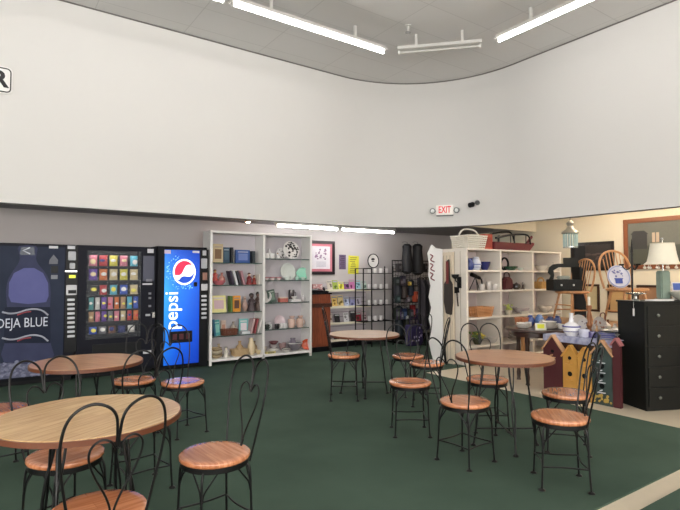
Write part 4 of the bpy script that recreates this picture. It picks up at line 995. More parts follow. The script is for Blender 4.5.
for k in range(6):
    x = -.17 + .068 * k; c = [(60, 56, 62), (30, 28, 32), (90, 82, 84), (36, 34, 42), (70, 60, 60), (26, 26, 30)][k]
    mb = MB(); mb.prism([(-.16, .35 + .03 * (k % 3)), (.16, .35), (.12, 1.2), (.03, 1.32), (-.03, 1.32), (-.12, 1.2)], x - .02, x + .02, 'x')
    o = mb.build('garment', col(c, .85), t, bevel=.012)
    MB().tube(crom([(x, 0, 1.30), (x, .0, 1.35), (x, .02, 1.385)], 3), .004, 5).build('hanger', M_chrome, o)
# ------------------------------------------------------------------ white shelf unit
SU0, SU1, SV, SB = 6.30, 8.87, 5.50, 6.02
W_cream = mat('cream_white_paint', (226, 218, 208), .55, noise=.03, nscale=5)
t = thing('shelf_unit', 'wide white three-column shelf unit full of bowls and baskets, behind the right table', 'shelf unit', (0, 0, 0))
MB().box(SU0, SU1, SB - .015, SB, -.012, 1.82).build('back_panel', mat('unit_back', (204, 190, 190), .7, noise=.02), t)
posts = [SU0, 7.13, 8.02, SU1]
for i, x in enumerate(posts):
    MB().box(x - .022, x + .022, SV, SB - .015, -.012, 1.82).build('upright_panel', W_cream, t, bevel=.003)
MB().box(SU0 - .022, SU1 + .022, SV - .005, SB, 1.82, 1.845).build('top', W_cream, t)
SZ = [1.50, 1.17, .74, .29, -.0]
for i in range(3):
    for z in (1.50, 1.17, .74, .29, .06):
        MB().box(posts[i] + .022, posts[i + 1] - .022, SV, SB - .015, z - .03, z).build('shelf_board', W_cream, t, bevel=.002)
sp = MB()
for k in range(3): sp.box(SU0 - .026, SU0 - .022, SV + .12 * (k + 1), SV + .12 * (k + 1) + .006, 0, 1.8)
sp.build('panel_groove', mat('groove2', (170, 156, 140), .7), t)
place_root(t, 7.58, 5.76, -.012)
def SP(px, row, v=SV + .14): return (atv(px, 300, v)[0], v, SZ[row] + .0)
# column 1
vase(SP(470, 0), .07, .19, (44, 60, 130), 'dark blue jug on the top shelf at the left of the white shelf unit', name='jug', cat='jug', prof=[(.6, 0), (.95, .2), (1, .5), (.7, .75), (.6, .9), (.7, 1), (.6, 1), (.5, .9)])
vase(SP(476.5, 0, SV + .1), .08, .22, (206, 210, 226), 'white and blue ginger jar between the dark blue pots', pat=(60, 80, 160), name='ginger_jar', cat='jar', prof=[(.6, 0), (.95, .2), (1, .55), (.75, .78), (.6, .82), (.65, .86), (.6, .96), (.15, 1.0)])
bowl(SP(485, 0), .10, .14, (36, 44, 106), 'dark blue glossy bowl on the top shelf of the white shelf unit', name='planter', cat='bowl')
t = thing('telescope', 'black and silver tabletop telescope on the second shelf, left column', 'telescope', SP(476.5, 1))
MB().tube([(-.12, 0, .26), (.06, -.02, .20)], .035, 14, r2=.028).build('tube', M_black, t)
tl = MB()
for a in (0, 2.1, 4.2): tl.tube([(-.02, 0, .22), (-.02 + .1 * math.cos(a), .1 * math.sin(a), .0)], .007, 6)
tl.build('tripod', M_iron, t); MB().tube(crom([(.02, -.03, .2), (.09, -.03, .17), (.12, -.03, .02)], 5), .012, 8).build('strap', M_black, t)
for k, p in enumerate((482, 489, 495)):
    mug(SP(p, 1, SV + .1 + .05 * (k % 2)), .045, .10 + .04 * (k == 1), (206, 200, 196), 'clear pale glass on the second shelf of the left column, %s' % ['leftmost', 'middle and tallest', 'rightmost'][k], name='drinking_glass', cat='glass')
t = platestand(SP(487, 1, SV + .3), .10, (196, 186, 182), 'dull glass plate standing behind the glasses')
basket(SP(480, 2), .42, .22, .16, (196, 140, 92), 'long honey coloured wicker basket on the third shelf of the left column')
t = thing('flower_arrangement', 'yellow green artificial flowers on the fourth shelf of the left column', 'flowers', SP(477, 3))
MB().lathe([(.05, 0), (.08, .06), (.075, .08), (.06, .07), (.005, .02)], 20).build('pot', col((60, 60, 40), .5), t)
fl = MB(); lf = MB(); rg = random.Random(21)
for k in range(26):
    a = rg.uniform(0, 2 * PI); q = rg.uniform(.02, .13); zz = rg.uniform(.10, .19); p = (q * math.cos(a), q * math.sin(a), zz)
    (fl if k % 2 else lf).ball(p, rg.uniform(.018, .034), 1, 1, .7, 7); lf.tube([(0, 0, .06), p], .003, 4)
fl.build('blossoms', col((222, 208, 90), .6), t); lf.build('leaves', col((96, 120, 56), .6), t)
box_(SP(470, 4, SV + .1)[:2] + (.06,), .26, .2, .10, (220, 176, 60), 'yellow box on the bottom shelf of the left column', lid=(230, 220, 200))
bowl(SP(492, 3), .09, .09, (214, 206, 200), 'white bowl right of the yellow flowers')
bowl(SP(490, 4)[:2] + (.06,), .10, .08, (200, 190, 180), 'pale bowl on the bottom shelf of the left column')
# column 2
bowl(SP(511, 0), .13, .07, (36, 76, 56), 'dark green glass bowl on the top shelf of the middle column')
t = thing('wreath_ring', 'black ring ornament standing on edge behind the green bowl', 'ornament', SP(505, 0, SV + .22))
MB().tube([(.10 * math.cos(a), 0, .115 + .10 * math.sin(a)) for a in [2 * PI * k / 28 for k in range(28)]], .018, 8, closed=True).build('ring', M_black, t)
bowl(SP(521, 0), .06, .05, (206, 214, 206), 'small clear dish right of the green bowl')
t = thing('handbag', 'maroon handbag on the second shelf of the middle column', 'handbag', SP(507, 1))
MB().prism([(-.13, 0), (.13, 0), (.11, .17), (.05, .22), (-.05, .22), (-.11, .17)], -.05, .05, 'y').build('body', col((84, 34, 40), .5), t, bevel=.02)
MB().tube(crom([(-.08, 0, .19), (-.05, 0, .28), (.05, 0, .28), (.08, 0, .19)], 5), .009, 7).build('handle', col((60, 24, 30), .5), t)
vase(SP(516.5, 1), .075, .12, (34, 30, 34), 'round black teapot right of the maroon handbag', name='teapot', cat='teapot', prof=[(.5, 0), (.95, .25), (1, .5), (.8, .75), (.3, .85), (.15, .95), (.1, 1)])
figurine(SP(523, 1, SV + .1), .12, (60, 44, 44), 'small dark figurine with white face at the right of the black teapot', c2=(230, 228, 224))
t = thing('flower_pot', 'small pot of pale green and yellow flowers on the third shelf of the middle column', 'flowers', SP(508, 2))
MB().lathe([(.045, 0), (.065, .08), (.055, .08), (.004, .02)], 18).build('pot', col((206, 200, 180), .5), t)
fl = MB()
for k in range(16): a = rg.uniform(0, 2 * PI); q = rg.uniform(.0, .08); fl.ball((q * math.cos(a), q * math.sin(a), rg.uniform(.09, .17)), rg.uniform(.014, .026), 1, 1, .8, 7)
fl.build('blossoms', col((190, 200, 100), .6), t)
bowl(SP(521, 2, SV + .2), .15, .10, (190, 178, 176), 'wide clear glass bowl on the third shelf of the middle column')
box_(SP(524, 2, SV + .06), .2, .03, .05, (200, 196, 190), 'flat pale tray in front of the wide glass bowl', name='tray', cat='tray')
for k in range(3): bowl((SP(515, 3)[0], SV + .16, .29 + .045 * k), .12 - .01 * k, .04, [(170, 160, 150), (214, 206, 200), (190, 180, 170)][k], '%s dish in the stack on the fourth shelf of the middle column' % ['lowest', 'middle', 'topmost'][k])
# column 3
bowl(SP(542, 0), .12, .09, (214, 208, 200), 'clear glass bowl on the top shelf of the right column')
vase(SP(554, 0), .05, .16, (216, 212, 204), 'pale glass vase on the top shelf of the right column')
basket(SP(541, 1), .2, .16, .13, (206, 160, 96), 'golden basket on the second shelf of the right column', handle=True)
bowl(SP(552, 1), .09, .09, (196, 180, 150), 'tan bowl right of the golden basket')
bowl(SP(545, 2), .13, .11, (206, 196, 186), 'pale bowl on the third shelf of the right column')
# on top of the unit
basket((SU0 + .32, SV + .24, 1.845), .48, .36, .22, (232, 226, 214), 'white wicker laundry basket with tall handle on top of the white shelf unit', handle=True)
box_((7.0, SV + .2, 1.845), .20, .12, .26, (186, 80, 62), 'brick red box standing on top of the white shelf unit', art=(150, 62, 50))
t = thing('doll_sled', 'maroon and black wooden sled chest with curved rail on top of the white shelf unit', 'sled', (7.62, SV + .25, 1.845), .0); t.scale = (1.1, 1, 1.25)
MB().prism([(-.48, 0), (.40, 0), (.54, .10), (.52, .13), (.36, .11), (-.48, .11)], -.16, .16, 'y').build('body', col((96, 34, 42), .4), t, bevel=.01)
MB().tube(crom([(-.46, -.16, .16), (-.2, -.16, .20), (.1, -.16, .23), (.36, -.16, .22), (.42, -.16, .10)], 5), .014, 8).build('side_rail', M_iron, t)
MB().tube(crom([(-.46, .16, .18), (-.2, .16, .24), (.1, .16, .28), (.32, .16, .27), (.42, .16, .10)], 5), .014, 8).build('side_rail', M_iron, t)
MB().tube([(.44, -.05, .1), (.60, -.05, .22)], .022, 8).build('runner_tip', col((96, 34, 42), .4), t)
for x in (-.4, 0, .3):
    for s in (-1, 1): MB().tube([(x, s * .16, .10), (x, s * .16, .19 + .04 * (x > -.3))], .009, 6).build('rail_post', M_iron, t)
# white shutter leaning at the left end of the unit, objects hanging on the side panel
t = thing('garden_shutter', 'white scalloped wooden shutter panel leaning beside the white shelf unit', 'shutter', (6.14, 6.02, -.0), PI / 2 + .25)
rgt = [(.05, 0), (.10, .15), (.14, .34), (.09, .52), (.14, .70), (.09, .88), (.14, 1.06), (.10, 1.24), (.14, 1.40), (.13, 1.62), (.16, 1.78), (.08, 1.92)]
pl = [(-.12, 0)] + [(x, z) for x, z in rgt] + [(0, 1.86), (-.12, 1.84)]
MB().prism(pl, -.012, .012, 'y').build('panel', M_white, t, smooth=False)
sc = MB()
for z in (1.40, 1.55, 1.7):
    sc.tube(crom([(.02, .016, z - .07), (.09, .016, z - .03), (.05, .016, z + .03), (.10, .016, z + .06)], 4), .010, 6)
sc.build('cutout_pattern', col((130, 60, 70), .6), t)
# slat door between shutter and unit
t = thing('louvre_door', 'pale cream slatted door standing against the end of the white shelf unit', 'door panel', (6.235, 5.86, -.012))
MB().box(-.02, .02, -.13, .13, 0, 1.80).build('board', mat('cream_board', (222, 208, 186), .6, noise=.04), t, bevel=.004)
gr = MB()
for k in range(3): gr.box(-.024, -.02, -.08 + .07 * k, -.074 + .07 * k, .05, 1.75)
gr.build('groove', mat('groove2', (170, 156, 140), .7), t)
t = thing('hanging_violin_case', 'dark brown long narrow case hanging on the end panel of the white shelf unit', 'case', (6.19, 5.80, .78))
MB().prism([(-.07, 0), (.05, .02), (.085, .2), (.08, .50), (.03, .56), (.025, .86), (-.02, .90), (-.035, .56), (-.09, .50), (-.095, .2)], -.025, .02, 'x').build('body', col((58, 50, 46), .5), t, bevel=.012)
MB().box(-.032, -.025, -.03, .02, .5, .86).build('neck', col((120, 44, 44), .5), t)
t = thing('wall_lamp', 'black bracket lamp fixed on the end panel of the white shelf unit', 'lamp', (6.275, 5.64, 1.30))
MB().box(-.015, .0, -.04, .04, -.09, .09).build('back_plate', M_iron, t)
MB().tube(crom([(-.01, 0, .0), (-.08, 0, .02), (-.10, 0, .07)], 4), .01, 7).build('arm', M_iron, t)
MB().lathe([(.02, 0), (.055, .03), (.06, .07), (.05, .07), (.01, .02)], 16, c=(-.10, 0, .06)).build('lamp_cup', M_iron, t)
# framed small price sheets on end panel
t = thing('hand_tool', 'dark axe shaped tool hanging low on the end panel', 'tool', (6.26, 5.66, .92))
MB().tube([(0, -.0, 0), (0, .03, .28)], .012, 7).build('handle', col((60, 44, 36), .6), t)
MB().prism([(-.02, .22), (.10, .2), (.12, .32), (-.01, .30)], -.012, .012, 'x').build('head', M_iron, t)
# ------------------------------------------------------------------ right wall pictures
def dark_scene(t, w, h):
    MB().box(-w * .98, w * .98, -.018, -.016, -h * .98, -h * .1).build('lower_landscape', col((76, 80, 72), .5), t)
    mb = MB(); mb.box(-w * .85, -w * .30, -.022, -.018, -.25 * h, .45 * h); mb.prism([(-w * .9, .45 * h), (-w * .25, .45 * h), (-w * .4, .62 * h), (-w * .78, .62 * h)], -.022, -.018, 'y')
    mb.build('painted_house', col((58, 58, 60), .5), t)
    mb = MB()
    for x in (-.12, .02): mb.box(w * x, w * (x + .1), -.022, -.018, .05 * h, .5 * h)
    mb.build('painted_windows', col((190, 170, 150), .5), t)
framed('framed_painting', 'large dark landscape painting in an orange brown wooden frame on the beige wall', 3.50, 4.55, 1.52, 2.39, wv=9.3, frame=(132, 78, 48), fw=.075, pic=(104, 106, 100), draw=dark_scene, face='u')
def dim(t, w, h):
    mb = MB(); rg = random.Random(6)
    for k in range(9): mb.ball((rg.uniform(-.6, .6) * w, -.017, rg.uniform(-.4, .3) * h), rg.uniform(.03, .06), 1.5, .1, .5, 8)
    mb.build('dim_figures', col((90, 78, 76), .5), t)
framed('dark_picture', 'small dark picture in a black frame on the beige wall behind the wooden chairs', 4.72, 5.42, 1.50, 2.03, wv=9.3, frame=(24, 20, 20), fw=.055, pic=(60, 54, 54), draw=dim, face='u')
framed('framed_print', 'brown framed picture at the right edge beside the large painting', 3.0, 3.45, 1.35, 1.98, wv=9.3, frame=(96, 52, 30), fw=.05, pic=(196, 170, 140), face='u')
# small framed pictures standing lower, behind the chairs
for k, (v0, v1, c, n_) in enumerate(((4.45, 4.85, (196, 160, 110), 'amber'), (3.95, 4.35, (160, 120, 90), 'brown'), (5.0, 5.35, (206, 190, 150), 'sand coloured'))):
    framed('framed_print', '%s print in a thin dark frame low behind the oak chairs' % n_, v0, v1, .75, 1.25, wv=9.3, frame=(60, 36, 24), fw=.04, pic=c, face='u')
# ------------------------------------------------------------------ dark oval table with dishes
ox, oy = 6.15, 4.17
W_dark = wood('dark_wood', (72, 44, 32), (44, 26, 20), rough=.3, coat=.4)
t = thing('oval_table', 'dark wooden oval table set with white dishes, in front of the white shelf unit', 'table', (ox, oy, -.012), -.6)
m = MB().lathe([(.02, .69), (.36, .69), (.385, .70), (.38, .722), (.02, .722)], 44); m.xf(Matrix.Scale(1.08, 4, (1, 0, 0))); m.build('tabletop', W_dark, t)
MB().lathe([(.30, .62), (.31, .62), (.31, .69), (.30, .69)], 36, closed=True).xf(Matrix.Scale(1.08, 4, (1, 0, 0))).build('apron', W_dark, t)
for a in (.7, 2.3, 3.9, 5.4):
    ca, sa = math.cos(a) * .28, math.sin(a) * .26
    MB().lathe([(.03, 0), (.022, .03), (.028, .10), (.020, .16), (.034, .35), (.024, .5), (.032, .56), (.032, .66)], 14, c=(ca, sa, 0)).build('leg', W_dark, t)
OTZ = .71
def OT(dx, dy): # offsets to the picture's right and away from the camera
    return (ox + dx * RX + dy * FX, oy + dx * RY + dy * FY, .71)
for k in range(3):
    p = OT(-.20, -.02); bowl((p[0], p[1], .71 + .02 * k), .10 - .005 * k, .03, (226, 220, 214), 'white saucer in the pile at the left of the dark oval table, %s' % ['lowest', 'middle', 'topmost'][k], name='saucer', cat='saucer')
p = OT(-.05, -.26); t = thing('price_card', 'yellow price card with white border standing at the front edge of the dark oval table', 'sign', (p[0], p[1], .71), -TH + PI / 2 + PI / 2 - PI / 2)
t.rotation_euler = (-.2, 0, math.radians(-35)); MB().box(-.07, .07, -.003, .003, 0, .09).build('card', col((226, 224, 210), .6), t); MB().box(-.045, .045, -.005, -.003, .02, .075).build('yellow_print', col((224, 226, 60), .6), t)
for k in range(4):
    p = OT(.12, -.10); bowl((p[0], p[1], .71 + .022 * k), .12 - .008 * k, .032, (230, 224, 216), 'white china plate in the pile in the middle of the dark oval table, %s' % ['lowest', 'second', 'third', 'topmost'][k], name='china_plate', cat='plate')
for k, (dx, dy) in enumerate(((.27, -.10), (.25, .0), (-.06, .16), (-.16, .12))):
    mug(OT(dx, dy), .045, .065, (222, 218, 216), 'white cup on the dark oval table, %s' % ['at its right end', 'behind the plate pile', 'at its far edge', 'behind the price card'][k], name='cup', cat='cup')
p = OT(-.1, .28); basket(p, .18, .12, .12, (176, 112, 76), 'reddish brown basket at the back of the dark oval table')
# ------------------------------------------------------------------ long dark display table with blue runner, birdhouse screen in front
LX0, LX1, LY0, LY1 = 5.72, 6.72, 3.02, 3.68
t = thing('display_table', 'dark wooden display table behind the birdhouse screen, crowded with china', 'table', ((LX0 + LX1) / 2, (LY0 + LY1) / 2, -.012))
hx, hy = (LX1 - LX0) / 2, (LY1 - LY0) / 2
MB().box(-hx, hx, -hy, hy, .66, .70).build('tabletop', W_dark, t, bevel=.006)
MB().box(-hx + .04, hx - .04, -hy + .04, hy - .04, .56, .66).build('apron', W_dark, t)
for sx in (-1, 1):
    for sy in (-1, 1): MB().lathe([(.03, 0), (.022, .05), (.034, .30), (.024, .45), (.034, .5), (.034, .60)], 12, c=(sx * (hx - .08), sy * (hy - .08), 0)).build('leg', W_dark, t)
TZ = .69
# table runner
t = thing('table_runner', 'blue and white patterned cloth runner along the front edge of the display table', 'cloth', (LX0, (LY0 + LY1) / 2, TZ))
cl = MB(); cl.box(-.012, .26, -.44, .44, 0, .006); cl.box(-.014, -.008, -.44, .44, -.07, .006)
cl.build('cloth', mat('blue_white_cloth', (206, 208, 224), .8, c2=(60, 66, 130), nscale=22), t)
# birdhouse screen
BX = 5.655
def house(v0, v1, zb, zt, c, name, parent, roofc, holes=2, deep=.05):
    vm = (v0 + v1) / 2; w = abs(v1 - v0); sh = zt - w * .62
    o = MB().prism([(v0, zb), (v1, zb), (v1, sh), (vm, zt), (v0, sh)], BX - .0, BX + deep, 'x').build(name, c, parent, smooth=False)
    rf = MB()
    for s in (-1, 1):
        e = vm + s * (w / 2 + .015); rf.add(*prismoid((vm, zt + .018), (e, sh - .012), BX - .02, BX + deep + .01, .014))
    rf.build('roof', roofc, o)
    for k in range(holes):
        zc = sh - .02 - k * ((sh - zb - .12) / max(holes, 1))
        m = MB().lathe([(.003, 0), (.021 if k % 2 == 0 else .028, 0), (.021 if k % 2 == 0 else .028, .006), (.003, .006)], 16); m.xf(Matrix.Translation((BX - .004, vm, zc)) @ Matrix.Rotation(PI / 2, 4, 'Y'))
        m.build('entry_hole', M_black, o)
    for k in range(holes):
        pg = MB(); zc = sh - .065 - k * ((sh - zb - .12) / max(holes, 1)); pg.tube([(BX, vm, zc), (BX - .05, vm, zc)], .006, 6); pg.box(BX - .03, BX, vm - .04, vm + .04, zc - .03, zc - .022)
        pg.build('perch', M_label if name.startswith('green') else roofc, o)
    return o
def prismoid(a, b, x0, x1, th):
    (ya, za), (yb, zb) = a, b; d = Vector((yb - ya, zb - za)).normalized(); nn = Vector((-d.y, d.x)) * th / 2
    q = [(ya + nn.x, za + nn.y), (yb + nn.x, zb + nn.y), (yb - nn.x, zb - nn.y), (ya - nn.x, za - nn.y)]
    v = [(x0, *p) for p in q] + [(x1, *p) for p in q]
    return v, [(0, 1, 2, 3), (7, 6, 5, 4)] + [(i, i + 4, (i + 1) % 4 + 4, (i + 1) % 4) for i in range(4)]
t = thing('birdhouse_screen', 'painted folding screen shaped like yellow, green and maroon birdhouses', 'screen', (0, 0, 0))
def VV(px): return atu(px, 370, BX)[0]
def ZZ(px, py): return atu(px, py, BX)[1]
M_mar = mat('maroon_paint', (80, 34, 38), .5); M_yel = mat('ochre_paint', (214, 164, 84), .5, c2=(190, 136, 60), nscale=12); M_grn = mat('green_grey_paint', (70, 86, 82), .5, c2=(44, 56, 54), nscale=10)
M_roof = mat('pale_roof_wood', (206, 160, 120), .5)
zb = -.012
house(VV(543.5), VV(562.5), zb, ZZ(548, 336), M_mar, 'maroon_panel', t, M_roof, holes=1)
house(VV(563), VV(577), zb, ZZ(570, 347), M_yel, 'yellow_panel', t, M_yel, holes=2)
house(VV(577.5), VV(591.5), zb, ZZ(584, 349), M_yel, 'yellow_panel', t, M_yel, holes=2)
house(VV(592), VV(612), zb, ZZ(603, 342), M_grn, 'green_panel', t, M_roof, holes=4)
house(VV(612.5), VV(620), zb, ZZ(616, 340), M_mar, 'maroon_panel', t, mat('rose_trim', (176, 110, 110), .5), holes=0)
fw = MB(); rg = random.Random(31)
for k in range(24): fw.ball((BX - .01, rg.uniform(VV(611), VV(594)), rg.uniform(.02, .10)), rg.uniform(.010, .02), .5, 1, 1, 6)
fw.build('painted_flowers', col((190, 160, 80), .6), t)
place_root(t, BX, 3.4, -.012)
# china on the display table, placed by view
def TB(px, py, z=TZ, dz=0):
    x, y = atz(px, py, z); return (x, y, z + dz)
def tb(px, v_u):     # table position: picture column px at world x = v_u
    v_, _z = atu(px, 330, v_u); return (v_u, v_, TZ)
vase(tb(571.5, 5.80)[:2] + (TZ + .006,), .10, .27, (232, 230, 234), 'white long necked vase on the left end of the blue runner', pat=(70, 70, 150), prof=[(.55, 0), (.6, .04), (.95, .22), (1, .36), (.75, .52), (.3, .62), (.22, .8), (.25, .95), (.3, 1), (.22, 1), (.15, .9)])
mug(tb(584, 5.80)[:2] + (TZ + .006,), .06, .09, (206, 206, 224), 'white and blue sugar pot on the runner right of the long necked vase', name='sugar_pot', cat='pot')
mug(tb(592, 5.84)[:2] + (TZ + .006,), .05, .07, (90, 80, 130), 'small violet blue cup right of the sugar pot', name='cup', cat='cup')
for k in range(3): bowl((tb(605, 5.85)[0], tb(605, 5.85)[1], TZ + .006 + .018 * k), .11 - .006 * k, .028, (214, 210, 222), 'white and blue plate in the pile on the right end of the runner, %s' % ['lowest', 'middle', 'topmost'][k], name='china_plate', cat='plate', inner=(70, 76, 140))
# blue china behind: on far left of the table
for k, (dx, dy, c, r, h, n_) in enumerate(((.02, .30, (60, 80, 140), .06, .15, 'mid blue'), (.14, .28, (90, 120, 170), .065, .16, 'light blue'), (.26, .20, (44, 52, 96), .07, .14, 'navy'), (.30, .06, (50, 60, 110), .055, .16, 'dark blue'), (.13, .15, (206, 210, 220), .05, .10, 'white and blue'))):
    p = OT(dx, dy); vase((p[0], p[1], .71), r, h, c, '%s china pot in the blue group on the dark oval table' % n_, name='china_pot', cat='pot', prof=[(.55, 0), (.9, .2), (1, .5), (.8, .75), (.5, .85), (.6, .92), (.3, 1)])
# decorated plates and frames in the middle
for k, (px, vu, r, c, sp_, n_) in enumerate(((580, 6.25, .115, (214, 206, 200), (150, 80, 70), 'plate with reddish pattern standing behind the long necked vase'), (586, 6.05, .10, (200, 196, 196), (90, 80, 90), 'tilted grey white plate in front of the reddish one'), (602, 6.3, .11, (196, 190, 190), (140, 90, 70), 'pale plate with brown pattern standing below the flowered plate'))):
    t = platestand((vu, tb(px, vu)[1], TZ), r, c, n_, rz=math.radians(-38 + 12 * k), spots=(sp_, 18))
t = thing('candlestick', 'tall turned wooden candlestick with a white candle in the middle of the display table', 'candlestick', tb(589.5, 6.12))
MB().lathe([(.06, 0), (.065, .01), (.03, .03), (.022, .08), (.036, .12), (.018, .16), (.03, .22), (.016, .28), (.034, .33), (.03, .36), (.004, .36)], 18).build('stem', col((150, 96, 60), .5), t)
MB().lathe([(.014, .36), (.014, .46), (.003, .465)], 12).build('candle', col((240, 234, 220), .5), t)
for k in range(3):
    p = tb(612, 6.0); bowl((p[0], p[1], TZ + .03 * k), .17 - .012 * k, .035, [(60, 62, 66), (170, 168, 166), (90, 92, 96)][k], '%s oval metal tray in the pile at the right of the display table' % ['lowest dark', 'middle pale', 'topmost grey'][k], name='serving_tray', cat='tray')
for px, vu, c, r, h, n_ in ((577, 6.0, (90, 96, 150), .035, .10, 'little violet vase between the long necked vase and the candlestick'), (597, 6.0, (190, 150, 110), .03, .13, 'slim tan bottle right of the candlestick'), (594.5, 6.3, (226, 220, 210), .045, .16, 'cream ewer behind the candlestick'), (608, 6.5, (120, 70, 50), .04, .17, 'brown bottle behind the metal trays'), (615, 6.45, (220, 214, 206), .05, .13, 'white jar behind the metal trays'), (583, 6.5, (150, 90, 60), .05, .2, 'rust vase at the back of the display table')):
    vase(tb(px, vu), r, h, c, n_)
t = thing('teapot', 'small white teapot with a looped handle behind the tray pile', 'teapot', tb(603, 6.45))
MB().lathe([(.04, 0), (.085, .05), (.09, .1), (.05, .14), (.015, .16), (.012, .18)], 22).build('body', col((226, 216, 206), .3), t)
MB().tube(crom([(-.06, 0, .13), (-.05, 0, .24), (.05, 0, .24), (.06, 0, .13)], 5), .008, 7).build('handle', col((110, 60, 50), .5), t)
# ------------------------------------------------------------------ wooden windsor chairs standing behind on a low platform table
W_oak = wood('oak', (204, 152, 102), (164, 112, 70), rough=.4, coat=.2)
PX0, PX1, PY0, PY1 = 7.10, 8.0, 3.1, 5.2
t = thing('platform_table', 'wooden table carrying the two bow back chairs and the black vanity', 'table', ((PX0 + PX1) / 2, (PY0 + PY1) / 2, -.012))
hx, hy = (PX1 - PX0) / 2, (PY1 - PY0) / 2
MB().box(-hx, hx, -hy, hy, .68, .73).build('tabletop', W_oak, t, bevel=.006)
for sx in (-1, 1):
    for sy in (-1, 1): MB().box(sx * (hx - .08) - .03, sx * (hx - .08) + .03, sy * (hy - .08) - .03, sy * (hy - .08) + .03, 0, .68).build('leg', W_oak, t, bevel=.004)
MB().box(-hx + .05, hx - .05, -hy + .05, hy - .05, .60, .68).build('apron', W_oak, t)
def windsor(x, y, rz, label, z=.718, s=1.0):
    t = thing('windsor_chair', label, 'chair', (x, y, z), rz); t.scale = (s, s, s)
    m = MB().lathe([(.02, .42), (.21, .42), (.235, .435), (.235, .452), (.215, .462), (.02, .452)], 32); m.xf(Matrix.Scale(1.06, 4, (1, 0, 0))); m.build('seat', W_oak, t)
    for sx in (-1, 1):
        for sy in (-1, 1): MB().tube([(sx * .13, sy * .12, .43), (sx * .19, sy * .20, 0)], .019, 10, r2=.013).build('leg', W_oak, t)
    st = MB()
    for sx in (-1, 1): st.tube([(sx * .165, -.17, .17), (sx * .165, .17, .17)], .010, 7)
    st.tube([(-.165, 0, .17), (.165, 0, .17)], .010, 7); st.tube([(-.17, -.17, .25), (.17, -.17, .25)], .010, 7)
    st.build('stretcher', W_oak, t)
    def Bk(x, z): return (x, .16 + (z - .45) * .22, z)
    MB().tube(crom([Bk(-.20, .45), Bk(-.225, .62), Bk(-.215, .78), Bk(-.14, .90), Bk(0, .945), Bk(.14, .90), Bk(.215, .78), Bk(.225, .62), Bk(.20, .45)], 6), .015, 9).build('bow', W_oak, t)
    for k in range(7):
        x = -.15 + .05 * k; zt = .935 - (abs(x) / .225) ** 2.6 * .28; MB().tube([Bk(x * .8, .45), Bk(x, zt)], .0065, 6).build('spindle', W_oak, t)
    return t
AN = math.radians(-35)
cx1, cy1 = atu(573, 292, 7.35)[0], 0
windsor(7.42, atu(572, 292, 7.42)[0], AN - 1.25, 'oak bow back chair carrying the black vanity, its back seen edge on')
windsor(7.55, atu(627, 292, 7.55)[0], AN + .15, 'oak bow back chair with the blue flowered plate in front of its spindles', s=1.12)
ws = 7.50; vy = atu(619.5, 292, 7.2)[0]
t = platestand((7.36, atu(620.5, 291, 7.36)[0], 1.236), .165, (206, 206, 220), 'large white plate with blue flower pot pattern on the right oak chair', rz=AN, rim=(150, 160, 200))
mb = MB(); mb.box(-.05, .05, .006, .012, .07, .13); mb.box(-.06, .06, .006, .012, .13, .145); mb.build('blue_pot_picture', col((50, 70, 150), .4), t)
mb = MB(); rg = random.Random(3)
for k in range(14): mb.ball((rg.uniform(-.08, .08), .010, rg.uniform(.17, .26)), rg.uniform(.008, .018), 1, .2, 1, 6)
mb.build('flower_picture', col((110, 110, 160), .4), t)
# black vanity shelf on the left oak chair
vy = atu(566, 291, 7.36)[0]
t = thing('vanity_box', 'black carved desktop shelf with two white knobs standing on the left oak chair', 'cabinet', (7.36, vy, 1.182), AN); t.scale = (1.18, 1.1, 1.15)
MB().box(-.21, .16, -.13, .13, 0, .15).build('body', M_blackwood, t, bevel=.005)
for x in (-.115, .04):
    o = MB().box(x - .07, x + .07, -.137, -.13, .02, .13).build('drawer', M_blackwood, t, bevel=.003)
    MB().ball((x, -.148, .075), .013, n=10).build('knob', M_white, o)
MB().prism([(-.17, .15), (-.12, .15), (-.11, .2), (-.12, .27), (-.05, .31), (.16, .31), (.16, .15), (.21, .15), (.21, .44), (.02, .44), (.02, .36), (-.06, .36), (-.12, .35), (-.17, .31), (-.185, .24), (-.15, .2)], .10, .13, 'y').build('scroll_back', M_blackwood, t, smooth=False)
MB().box(.13, .16, -.12, .12, .15, .31).build('side_panel', M_blackwood, t)
t = thing('folded_towel', 'small folded grey towel inside the black vanity shelf', 'towel', (7.36 - .03, vy + .02, 1.357), AN)
MB().box(-.10, .08, -.07, .05, 0, .05).build('cloth', col((150, 154, 146), .9), t, bevel=.018)
# black box behind vanity
t = thing('black_case', 'tall black case standing behind the left oak chair and its vanity', 'case', (7.85, atu(578.5, 291, 7.85)[0], .718), AN)
MB().box(-.09, .09, -.07, .07, 0, atu(578, 246, 7.8)[1] - .718).build('body', M_black, t, bevel=.01); MB().box(-.05, .05, -.073, -.07, .8, .87).build('clasp', M_iron, t)
# hanging glass lantern
x, y = atz(570.5, 248, 1.82)
x, y = 7.75, atu(570.5, 248, 7.75)[0]; zb_ = atu(570.5, 248, 7.75)[1]
MB2 = MB()
t = thing('glass_lantern', 'hanging glass prism lantern with metal cap near the bulkhead', 'lantern', (x, y, zb_)); t.scale = (1.2, 1.2, 1.2)
pr = MB()
for k in range(16):
    a = 2 * PI * k / 16; pr.tube([(.085 * math.cos(a), .085 * math.sin(a), .0), (.085 * math.cos(a), .085 * math.sin(a), .19)], .010, 6)
pr.build('glass_prisms', mat('prism_glass', (200, 226, 224), .05, alpha=.55), t)
MB().lathe([(.10, .19), (.115, .20), (.10, .225), (.06, .25), (.035, .29), (.05, .33), (.03, .36), (.008, .37)], 24).build('cap', mat('pewter', (170, 168, 160), .3, .6), t)
MB().tube([(0, 0, .36), (0, 0, (2.86 - zb_) / 1.2)], .0035, 5).build('chain', M_iron, t)
